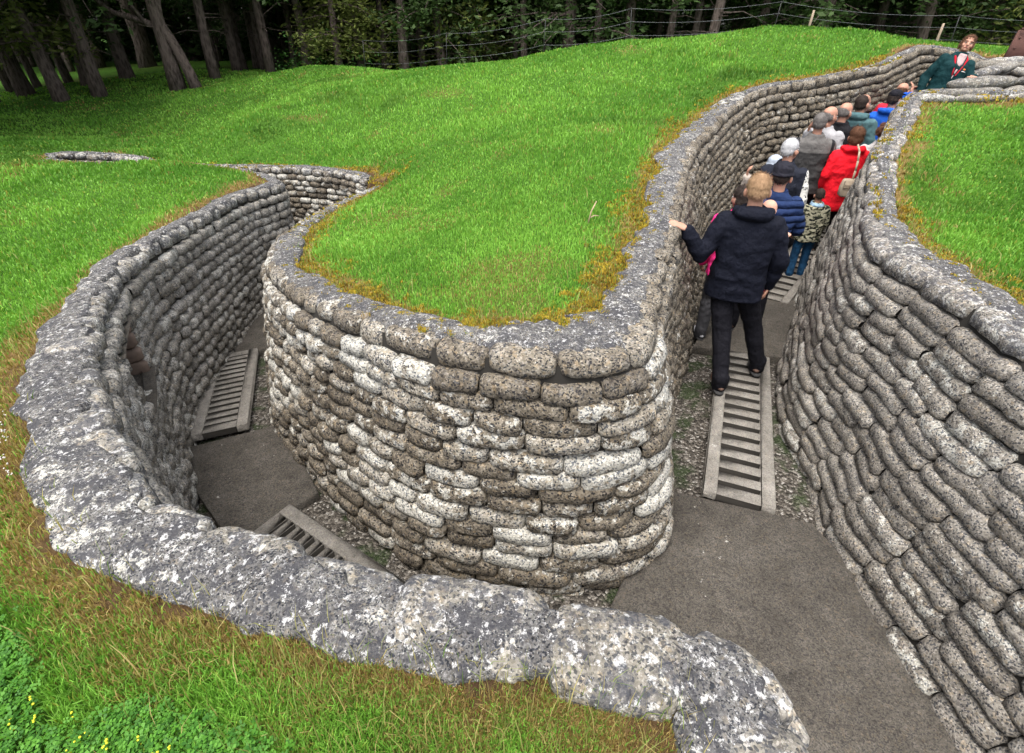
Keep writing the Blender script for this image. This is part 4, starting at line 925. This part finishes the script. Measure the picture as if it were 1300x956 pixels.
def person(px, pytop, h, psi, label, jacket, trousers, hair, hairstyle='short', d=None, base_z=None, arms=None, hands=None, head=(0, 0), lean=(0, 0), feet=((-.12, 0), (.12, .05)), jk='hip', hood=False, vox=.011, shoe=M_shoe, bulk=1.0, extra=None, skin=None, group='visitors standing in the trench'):
    """px,pytop: bearing of the crown; h: standing height; psi: heading in degrees, 0 = away from the path"""
    sc = h / 1.75; _, f_, u_ = ray(px, pytop); sl = -u_ / f_
    if d is None:
        d = 5.0
        for _ in range(30):
            x = (px - 650) / FPX * d / f_; top = floor_z(x, d) + .0 + h; d = .5 * d + .5 * (EYE - top) / sl
    x = (px - 650) / FPX * d / f_; bz = floor_z(x, d) if base_z is None else base_z
    root = empty('person', (x, d, bz), -R_(psi), label, 'person', group); root.rotation_euler = (R_(lean[0]), R_(lean[1]), -R_(psi)); root.scale = (sc,) * 3
    root['_w'] = 1; del root['_w']
    Rm = np.array(root.rotation_euler.to_matrix())
    def loc(wp): return (Rm.T @ (np.array(wp) - np.array([x, d, bz]))) / sc
    A_ = {'L': [(-.24, -.03, 1.13), (-.235, .10, .90)], 'R': [(.24, -.03, 1.13), (.235, .10, .90)]}
    if arms:
        for k, v in arms.items():
            if len(v) == 1:   # world target for the wrist
                wl = loc(v[0]); sh = np.array([-.18 if k == 'L' else .18, 0, 1.41]); mid = (wl + sh) / 2; dist = np.linalg.norm(wl - sh)
                sag = math.sqrt(max(.0, .285 ** 2 - (dist / 2) ** 2)); A_[k] = [mid + np.array([0, -.02, -max(sag, .02)]), wl]
            else: A_[k] = [np.array(v[0]), np.array(v[1])]
    # head
    hb = MB(); hb.ell((0, -.004, 1.655), (.077, .097, .088)); hb.ell((0, .026, 1.605), (.064, .070, .088)); hb.ell((0, .042, 1.560), (.050, .050, .046)); hb.ell((0, .076, 1.540), (.022, .020, .018))
    hb.caps((0, .094, 1.632), (0, .116, 1.592), .011, .0155, 8); hb.ell((0, .074, 1.650), (.052, .024, .014)); hb.caps((-.02, .090, 1.563), (.02, .090, 1.563), .0085, .0085, 8)
    for sg in (-1, 1): hb.ell((sg * .079, -.002, 1.608), (.016, .024, .034), rotx(.15)); hb.ell((sg * .040, .062, 1.595), (.024, .024, .026))
    Hr = rotz(-R_(head[0])) @ rotx(R_(head[1])); piv = np.array([0, -.01, 1.50])
    turn = lambda V: (np.asarray(V) - piv) @ Hr.T + piv
    b = MB()
    for V, F in zip([turn(v) for v in hb.V], [None] * len(hb.V)): pass
    b.V = [turn(v) for v in hb.V]; b.F = list(hb.F); b.n = hb.n
    b.caps((0, -.015, 1.43), tuple(turn([[0, -.006, 1.575]])[0]), .056, .051)
    b.loft([(0, 0, z, rx * .92, ry * .92) for z, rx, ry in ((.86, .15, .10), (1.0, .14, .10), (1.15, .145, .10), (1.32, .17, .11), (1.42, .14, .08), (1.47, .07, .06))])
    for k, sg in (('L', -1), ('R', 1)):
        sh = np.array([sg * .175, 0, 1.40]); e, w_ = np.array(A_[k][0], float), np.array(A_[k][1], float)
        b.caps(sh, e, .048, .040); b.caps(e, w_, .040, .026)
        dv_ = w_ - e; nrm = np.array([-sg, .2, 0.]) if abs(dv_[2]) > abs(dv_[0]) else np.array([0, 0, -1.])
        hd_ = hands.get(k) if hands else None
        if hd_ is not None: hl = Rm.T @ np.array(hd_, float); hand(b, w_, hl, np.array([0, .2, -1.]), sg, .25)
        else: hand(b, w_, dv_, nrm, -sg if abs(dv_[2]) > abs(dv_[0]) else sg, .35)
        hip = np.array([sg * .09, 0, .90]); fx_, fy_ = feet[0 if sg < 0 else 1]; ank = np.array([fx_, fy_, .085]); kn = (hip + ank) / 2 + [0, .035, .02]
        b.caps(hip, kn, .075, .052); b.caps(kn, ank, .050, .030); b.ell(ank + [0, .045, -.045], (.028, .08, .024))
    skin_over('body', b, .0058 if vox < .0095 else vox * .72, skin or M_skin, root, 0, 9, 1)
    # face details
    ey = MB(); ew = MB(); li = MB()
    for sg in (-1, 1): 
        p_ = turn([[sg * .031, .089, 1.622]])[0]; ew.ell(p_, (.0105, .008, .0052), Hr); p2_ = turn([[sg * .031, .0965, 1.622]])[0]; ey.ell(p2_, (.0062, .004, .0062), Hr)
    for sg in (-1, 1): ey.tube(turn([[sg * .015, .099, 1.641], [sg * .032, .099, 1.646], [sg * .050, .088, 1.640]]), .0028, 5)
    ew.build('eyes', M_white, root, True); ey.build('pupils', M_eye, root, True)
    li.tube(turn([[-.022, .093, 1.564], [-.008, .1005, 1.568], [.008, .1005, 1.568], [.022, .093, 1.564]]), [.003, .0052, .0052, .003], 6); li.build('lips', M_lip, root, True)
    # trousers, shoes
    t = MB(); t.loft([(0, 0, .80, .165, .115), (0, 0, .9, .175 * bulk, .125 * bulk), (0, 0, 1.02, .16, .115)])
    sm = MB(); so_ = MB()
    for sg in (-1, 1):
        hip = np.array([sg * .09, 0, .88]); fx_, fy_ = feet[0 if sg < 0 else 1]; ank = np.array([fx_, fy_, .10]); kn = (hip + ank) / 2 + [0, .035, .02]
        t.caps(hip, kn, .098, .074); t.caps(kn, ank + [0, -.005, -.01], .074, .066); t.caps(ank + [0, -.005, .03], ank + [0, .008, -.045], .069, .066)
        Rf = rotz(-sg * .18); sm.ell(ank + Rf @ [0, .055, -.045], (.048, .135, .042), Rf); sm.ell(ank + Rf @ [0, .0, -.02], (.046, .06, .055), Rf)
        so_.loft([(ank[0] - .0, ank[1] + .055, zz, .050, .138) for zz in (.0, .022)], 16, 2.6)
    skin_over('trousers', t, vox, trousers, root, .007, 8, 2, int(px))
    skin_over('shoes', sm, vox * .8, shoe, root, 0); so_.build('soles', M_sole, root)
    # jacket
    k = MB(); bt = {'hip': .80, 'long': .66, 'waist': .92}[jk]; bb = bulk
    k.loft([(0, 0, bt, .196 * bb, .145 * bb), (0, 0, .95, .188 * bb, .14 * bb), (0, 0, 1.08, .178 * bb, .132 * bb), (0, 0, 1.24, .196 * bb, .135 * bb), (0, -.005, 1.34, .205, .13), (0, -.01, 1.41, .185, .11), (0, -.012, 1.455, .125, .085), (0, -.012, 1.49, .080, .074)], 24, 2.3)
    for kk, sg in (('L', -1), ('R', 1)):
        sh = np.array([sg * .172, -.005, 1.385]); e, w_ = np.array(A_[kk][0], float), np.array(A_[kk][1], float); w2 = w_ - (w_ - e) / np.linalg.norm(w_ - e) * .015
        k.caps(sh, e, .078, .062); k.caps(e, w2, .062, .046)
        k.caps(w2, w2 - (w2 - e) / np.linalg.norm(w2 - e) * .04, .049, .05)
    a_ = np.linspace(0, 2 * np.pi, 17)[:-1]; ring = lambda r1, r2, z0, dz: [(r1 * math.cos(q), -.012 + r2 * math.sin(q), z0 + dz * math.sin(q)) for q in list(a_) + [a_[0]]]
    k.tube(ring(.070, .064, 1.495, .012), .022, 8)
    if hood: k.ell((0, -.085, 1.475), (.135, .075, .052), rotx(-.35)); k.tube([(-.10, .04, 1.47), (-.12, -.03, 1.49), (-.08, -.10, 1.495), (0, -.125, 1.50), (.08, -.10, 1.495), (.12, -.03, 1.49), (.10, .04, 1.47)], .032, 8)
    skin_over('jacket', k, vox, jacket, root, .0145, 8.5, 2, int(px) + 5)
    # hair
    if hairstyle != 'none':
        q = MB()
        if hairstyle in ('short', 'bob', 'curly', 'tied'):
            q.ell((0, -.010, 1.664), (.0815, .099, .0875)); q.ell((0, -.040, 1.628), (.074, .068, .058))
        if hairstyle == 'bald':
            q.ell((0, -.028, 1.618), (.085, .082, .052)); q.ell((0, -.045, 1.64), (.07, .064, .055))
        if hairstyle == 'receding': q.ell((0, -.032, 1.658), (.084, .088, .082)); q.ell((0, -.036, 1.615), (.080, .078, .066))
        if hairstyle == 'bob': q.ell((0, -.03, 1.61), (.093, .086, .085)); q.ell((0, -.018, 1.675), (.091, .106, .091))
        if hairstyle == 'curly':
            for j in range(60):
                v_ = np.random.default_rng(j).normal(0, 1, 3); v_ /= np.linalg.norm(v_)
                if v_[1] > .55 and v_[2] < .5: continue
                q.ell(np.array([0, -.02, 1.655]) + v_ * [.082, .092, .086], (.024,) * 3, n=8, m=6)
        if hairstyle == 'tied': q.ell((0, -.10, 1.655), (.035, .035, .035)); q.caps((0, -.115, 1.64), (.02, -.13, 1.50), .026, .014); q.ell((.072, .010, 1.605), (.018, .034, .055)); q.ell((-.074, .010, 1.60), (.018, .034, .055))
        if hairstyle == 'long': q.ell((0, -.012, 1.668), (.086, .104, .089)); q.loft([(0, -.05, z, rx, ry) for z, rx, ry in ((1.42, .07, .035), (1.48, .09, .05), (1.56, .092, .06), (1.64, .085, .07))])
        q.V = [turn(v) for v in q.V]; skin_over('hair', q, vox * .6, hair, root, 0 if hairstyle != 'curly' else .004, 60, 4 if hairstyle != 'curly' else 1, int(px) + 9)
    hs_ = [c_ for c_ in root.children if c_.name.startswith('hair')]
    if hs_:
        me = hs_[0].data; k_ = len(me.vertices); Vh = np.empty(k_ * 3, np.float32); me.vertices.foreach_get('co', Vh); Vh = Vh.reshape(-1, 3).astype(float); Nh = np.empty(k_ * 3, np.float32); me.vertices.foreach_get('normal', Nh); Nh = Nh.reshape(-1, 3).astype(float)
        fr_ = np.where(~((Vh @ np.array([0, 1, 0]) > .02) & (Vh[:, 2] < 1.64)))[0] if hairstyle == 'tied' else np.arange(k_); rg = np.random.default_rng(int(px)); m_ = 5200 if vox < .0095 else 1700; ii_ = fr_[rg.integers(0, len(fr_), m_)]; c0 = Vh[ii_] + rg.normal(0, .004, (m_, 3)); nn_ = Nh[ii_]
        g_ = np.array([0, -.35, -1.0]) if hairstyle != 'curly' else np.array([0, 0, .2]); dd_ = g_ - nn_ * (nn_ @ g_)[:, None] + rg.normal(0, .30, (m_, 3)) + nn_ * rg.uniform(.12, .5, m_)[:, None]; dd_ /= np.linalg.norm(dd_, axis=1)[:, None]
        L_ = rg.uniform(.010, .022, m_)[:, None] * (1.6 if hairstyle == 'bob' else 1.0); sd_ = np.cross(dd_, nn_); sd_ /= np.linalg.norm(sd_, axis=1)[:, None] + 1e-6; w_h = .0011 if vox < .0095 else .0017
        P_h = np.stack([c0 - sd_ * w_h, c0 + sd_ * w_h, c0 + dd_ * L_ + sd_ * w_h * .4, c0 + dd_ * L_ - sd_ * w_h * .4], 1).reshape(-1, 3)
        link('hair_strands', mesh_np('hair_strands', P_h, np.arange(m_ * 4).reshape(-1, 4)), hair, root, False)['kind'] = 'stuff'
    if extra: extra(root, turn, Hr, A_, loc)
    return root, loc, turn
def beanie(mat):
    def f(root, turn, Hr, A_, loc):
        q = MB(); q.ell((0, -.008, 1.690), (.090, .108, .080)); q.ell((0, -.008, 1.672), (.092, .110, .050)); q.tube([((.088) * math.cos(t), -.008 + .105 * math.sin(t), 1.652 - .006 * math.sin(t)) for t in np.linspace(0, 6.283, 17)], .014, 8)
        q.V = [turn(v) for v in q.V]; skin_over('knitted_hat', q, .008, mat, root, .003, 30)
    return f
def cap(mat):
    def f(root, turn, Hr, A_, loc):
        q = MB(); q.ell((0, -.004, 1.690), (.088, .106, .072)); q.V = [turn(v) for v in q.V]; c_ = skin_over('cap', q, .008, mat, root, .001, 20)
        q = MB(); q.ell((0, .125, 1.690), (.066, .065, .009), rotx(-.22)); q.V = [turn(v) for v in q.V]; q.build('peak', mat, c_, True)
    return f
def glasses(root, turn, Hr, A_, loc):
    q = MB()
    for sg in (-1, 1):
        q.tube(turn([(sg * .033 + .022 * math.cos(t), .104, 1.620 + .017 * math.sin(t)) for t in np.linspace(0, 6.283, 13)]), .0022, 5); q.tube(turn([(sg * .055, .102, 1.624), (sg * .074, .06, 1.622), (sg * .082, .0, 1.622)]), .0022, 5)
    q.tube(turn([(-.012, .106, 1.622), (.012, .106, 1.622)]), .0022, 5); q.build('glasses', M_eye, root, True)
navy = cloth('navy_shell_fabric', (.0035, .0045, .010)); black = cloth('black_fabric', (.008, .008, .010)); darktr = cloth('dark_trousers', (.006, .006, .009)); jeans = cloth('blue_jeans', (.012, .05, .11), 'jeans'); greytr = cloth('grey_trousers', (.05, .05, .055))
# 1 man nearest the viewer, left hand laid on the coping
def wrist_target(px, py, z): return np.array(G(px, py, z))
hand1 = wrist_target(872, 291, .015)
pl_, pr_ = np.array(G(912, 492, -1.33)), np.array(G(958, 470, -1.33))
x1 = np.array(D(965, 231, 3.80)); rz1 = R_(14)
def to_local_feet(P, x, d, psi):
    dx, dy = P[0] - x, P[1] - d; c, s_ = math.cos(R_(psi)), math.sin(R_(psi)); return (dx * c - dy * s_, dx * s_ + dy * c)
fl = to_local_feet(pl_, x1[0], x1[1], 14); fr = to_local_feet(pr_, x1[0], x1[1], 14)
person(965, 231, 1.79, 14, 'tall fair haired man in a dark hooded jacket, left hand on the wall top', navy, darktr, H_fair, 'short', hands={'L': (-.8, .15, .35)}, arms={'L': [hand1], 'R': [(.27, -.02, 1.13), (.26, .06, .88)]}, head=(4, -2), hood=True, vox=.0085, feet=(fl, fr), bulk=1.08, shoe=simple('brown_shoes', (.10, .06, .045), .6), base_z=-1.355, d=3.80)
# 2 woman in pink, 3 baby on her shoulder
pink = cloth('pink_fabric', (.75, .035, .22)); person(946, 236, 1.57, 8, 'dark haired woman in a bright pink top, mostly hidden behind the man with fair hair', pink, greytr, H_dark, 'bob', head=(-25, 0), arms={'R': [(.20, .10, 1.15), (.10, .30, 1.22)]}, shoe=simple('silver_boots', (.42, .42, .45), .45))
def baby():
    c = np.array(D(977, 263, 4.28)); r = empty('person', tuple(c - [0, 0, .30]), -R_(150), 'bald baby in a red and white patterned top behind the fair haired man', 'person', 'visitors standing in the trench')
    b = MB(); b.ell((0, 0, .30), (.056, .064, .062)); b.ell((0, .022, .275), (.045, .045, .042)); b.caps((0, 0, .20), (0, 0, .26), .028); b.ell((0, 0, .10), (.075, .06, .11)); b.caps((0, .06, .285), (0, .068, .275), .008)
    for sg in (-1, 1): b.ell((sg * .057, 0, .29), (.008, .014, .018)); b.caps((sg * .07, 0, .17), (sg * .13, .03, .10), .026, .020); b.caps((sg * .13, .03, .10), (sg * .14, .10, .09), .020, .016); hand(b, (sg * .14, .10, .09), (0, 1, 0), (0, 0, -1), sg, .5, .5); b.caps((sg * .04, 0, .02), (sg * .07, .08, -.06), .036, .03); b.caps((sg * .07, .08, -.06), (sg * .07, .06, -.17), .03, .022)
    skin_over('body', b, .007, skinmat('baby_skin', (.44, .25, .18)), r)
    k = MB(); k.ell((0, 0, .10), (.088, .075, .125)); k.ell((0, 0, .17), (.085, .06, .06))
    for sg in (-1, 1): k.caps((sg * .07, 0, .17), (sg * .13, .03, .10), .036, .03); k.caps((sg * .13, .03, .10), (sg * .14, .085, .09), .03, .024); k.caps((sg * .04, 0, .02), (sg * .07, .08, -.06), .046, .04)
    skin_over('clothes', k, .008, cloth('red_white_pattern', (.62, .02, .05), 'check', (.75, .62, .64)), r, .004, 14)
    e = MB(); 
    for sg in (-1, 1): e.ell((sg * .02, .062, .295), (.006, .004, .005))
    e.build('eyes', M_eye, r, True)
baby()
# 4 navy quilted, beanie
person(997, 207, 1.72, 18, 'man in a navy quilted jacket and dark knitted hat', cloth('navy_quilt', (.012, .025, .075), 'quilt'), darktr, H_dark, 'short', head=(15, 0), arms={'R': [(.27, .05, 1.14), (.22, .26, 1.08)]}, extra=beanie(cloth('black_knit', (.012, .012, .018))), bulk=1.08, d=4.75)
# hidden child reaching for the wall
person(961, 246, 1.28, 30, 'child in a pale beige top, mostly hidden, reaching one hand to the left wall', cloth('beige_knit', (.38, .33, .28)), jeans, H_brown, 'short', arms={'L': [np.array(D(948, 224, 5.35))]}, feet=((-.12, .0), (.10, -.32)), shoe=simple('silver_trainers', (.45, .46, .48), .45))
# 5 white hair
person(1008, 171, 1.75, 32, 'white haired man in a dark jacket with a pale patterned sleeve', cloth('dark_sleeve', (.012, .014, .022), 'sleeve', (.55, .55, .52)), darktr, H_white, 'short', head=(28, 3), d=5.85)
person(989, 186, 1.68, 20, 'person in a pale blue-grey hooded top to the left of the white haired man', cloth('pale_blue_fleece', (.27, .31, .37)), greytr, H_grey, 'none', hood=True, extra=beanie(cloth('pale_knit', (.30, .34, .40))), d=6.3, base_z=-1.62, bulk=.9)
# 6 camo child
def camo_feet(): return ((-.10, .0), (.11, .03))
def denim(root, turn, Hr, A_, loc):
    q = MB(); q.tube([(.085 * math.cos(t), -.01 + .078 * math.sin(t), 1.485 + .012 * math.sin(t)) for t in np.linspace(0, 6.283, 17)], .030, 8); q.tube([(.10 * math.cos(t), -.015 + .09 * math.sin(t), 1.455) for t in np.linspace(0, 6.283, 17)], .026, 8); skin_over('denim_collar', q, .010, cloth('denim', (.16, .24, .32), 'jeans'), root, .003)
person(1043, 239, 1.14, 4, 'small boy in a camouflage jacket and blue jeans', cloth('camouflage', (.05, .055, .035), 'camo', (.30, .29, .21), (.010, .012, .010)), jeans, H_dark, 'short', head=(12, 0), vox=.010, extra=denim, shoe=simple('navy_trainers', (.012, .02, .05), .6), bulk=1.15)
# 7 grey two-tone jacket
person(1043, 147, 1.80, 14, 'tall man in a two-tone grey jacket, seen from behind', cloth('grey_shell', (.035, .034, .034), 'yoke', (.115, .11, .105), (.010, .010, .012)), darktr, H_grey, 'short', head=(18, 2), d=6.95, bulk=1.1)
# 8 glasses
person(1055, 140, 1.79, 48, 'balding man with glasses in a pale shirt, left arm raised to the wall', cloth('pale_shirt', (.28, .28, .29)), darktr, H_grey, 'bald', head=(25, 0), arms={'L': [np.array(D(1026, 168, 7.25))]}, extra=glasses, d=7.35)
person(1076, 127, 1.78, 38, 'balding grey haired man in a black jacket', black, darktr, H_grey, 'bald', head=(25, -6), d=7.55, bulk=1.05)
person(1101, 113, 1.80, 42, 'dark haired man with a receding hairline in a teal jacket', cloth('teal_shell', (.055, .11, .12)), darktr, H_dark, 'receding', head=(30, 0), hood=True, d=7.85)
# 11 red coat
red = cloth('red_coat', (.62, .008, .018)); rp, _, _ = person(1092, 157, 1.63, 8, 'woman with short brown hair in a bright red hooded coat', red, black, H_brown, 'bob', head=(5, 0), hood=True, jk='long', bulk=1.12, d=6.75)
M_strap = simple('bag_canvas', (.33, .27, .20), .9, 40, .003)
hb_ = empty('handbag', Vector(D(1079, 238, 6.4)), -R_(8), 'beige shoulder bag hanging behind the woman in the red coat', 'handbag')
b = MB(); b.loft([(0, 0, z, rx, .045) for z, rx in ((-.11, .09), (-.09, .115), (0, .12), (.08, .105), (.10, .09))], 20, 4); b.build('pouch', M_strap, hb_, True)
b = MB(); b.box((0, -.047, .045), (.10, .007, .05), bev=.006); b.build('flap', M_strap, hb_)
b = MB(); pts = [(0, -.0, .08), (-.0, -.0, .20), (.005, .03, .31), (.01, .08, .41), (.01, .17, .47)]
for i in range(4): p0, p1 = np.array(pts[i]), np.array(pts[i + 1]); b.tube([p0, p1], .012, 6)
b.build('strap', M_strap, hb_, True)
# 12 curly
person(1130, 146, 1.60, 25, 'woman with curly auburn hair in a white top, half hidden by the right wall', cloth('white_top', (.42, .41, .40)), darktr, hairmat('hair_auburn', (.05, .022, .014), (.16, .075, .045)), 'curly', head=(10, 0), d=6.95)
# 13 blue jacket, cap
blue = cloth('blue_shell', (.012, .085, .42)); cpos = D(1160, 117, 8.05)
person(1141, 109, 1.78, 42, 'man in a bright blue jacket and black cap holding up a camera', blue, darktr, H_dark, 'short', head=(18, 0), arms={'R': [np.array(D(1156, 119, 8.0))], 'L': [np.array(D(1150, 121, 8.15))]}, extra=cap(cloth('cap_black', (.008, .008, .012))), hood=True, d=8.0)
cm = empty('camera_in_hand', cpos, -R_(55), 'small dark camera held up in front of the black cap', 'camera'); b = MB(); b.box((0, 0, 0), (.055, .015, .032), bev=.005); b.build('camera_body', M_eye, cm); b = MB(); b.tube([(0, .012, 0), (0, .035, 0)], .02, 12); b.build('lens', M_eye, cm, True)
person(1149, 103, 1.80, 30, 'bald man in a red top behind the black cap', cloth('red_fleece', (.45, .02, .04)), darktr, H_brown, 'bald', head=(10, -8), d=8.45)
# guide
green = cloth('bottle_green_shell', (.003, .024, .027))
def guide_bits(root, turn, Hr, A_, loc):
    q = MB()
    for sg in (-1, 1): q.tube([(sg * .02, .135, 1.22), (sg * .05, .118, 1.34), (sg * .085, .07, 1.44), (sg * .085, .0, 1.49)], [.008, .013, .015, .013], 8)
    skin_over('red_lining', q, .008, cloth('red_lining', (.40, .008, .02)), root, .002)
    q = MB(); q.loft([(0, .085, 1.18, .012, .045), (0, .085, 1.28, .03, .045), (0, .07, 1.38, .05, .05), (0, .045, 1.46, .06, .05), (0, .02, 1.505, .06, .058)], 14); skin_over('shirt', q, .008, cloth('pale_pink_shirt', (.40, .29, .29)), root, .004, 22)
    q = MB(); q.tube([(-.125, .127, 1.295), (-.09, .141, 1.298), (-.06, .143, 1.294)], [.003, .006, .003], 5); q.build('badge_word', M_white, root, True)
    q = MB(); q.ell((-.088, .134, 1.325), (.017, .008, .012)); q.build('badge_flame', simple('badge_orange', (.7, .16, .03), .6, var=0), root, True)
GUIDE = person(1194, 51, 1.66, 192, 'young woman guide in a bottle green jacket with red collar, leaning on the parapet', green, darktr, H_brown, 'tied', head=(22, 10), lean=(0, -13), d=8.1, base_z=-.33, arms={'L': [(-.29, .08, 1.17), (-.16, .33, 1.24)], 'R': [(.26, -.05, 1.13), (.24, .02, .88)]}, extra=guide_bits, vox=.009, group=None)
# ================= CAMERA, LIGHT =================
cd = bpy.data.cameras.new('camera'); cam = bpy.data.objects.new('camera', cd); COL.objects.link(cam); SC.camera = cam
cam.location = (0, 0, EYE); cam.rotation_euler = (math.pi / 2 - PITCH, 0, 0)
cd.sensor_width = 36; cd.lens = 36 * FPX / 1300; cd.shift_y = -45 / 1300; cd.clip_end = 600; cd.clip_start = .05
w = bpy.data.worlds.new('World'); SC.world = w; w.use_nodes = True; nt = w.node_tree; bg = nt.nodes['Background']
sky = nt.nodes.new('ShaderNodeTexSky'); sky.sky_type = 'NISHITA'; sky.sun_disc = False
EL, AZ = R_(70), R_(200)
sky.sun_elevation = EL; sky.sun_rotation = AZ; sky.dust_density = 6; sky.air_density = 1.0; sky.ozone_density = 1.0
hs = nt.nodes.new('ShaderNodeHueSaturation'); hs.inputs['Saturation'].default_value = .45
nt.links.new(sky.outputs[0], hs.inputs['Color']); nt.links.new(hs.outputs[0], bg.inputs[0]); bg.inputs[1].default_value = .15
sd = bpy.data.lights.new('sun', 'SUN'); sd.energy = .9; sd.angle = R_(55); sd.color = (1, .96, .9)
so = bpy.data.objects.new('sun', sd); COL.objects.link(so)
dv = Vector((math.sin(AZ) * math.cos(EL), math.cos(AZ) * math.cos(EL), math.sin(EL)))
so.rotation_euler = dv.to_track_quat('Z', 'Y').to_euler(); so.location = (0, 0, 20)
vs = SC.view_settings; vs.view_transform = 'Standard'; vs.look = 'None'; vs.gamma = 1; vs.exposure = 1.52; vs.use_curve_mapping = False
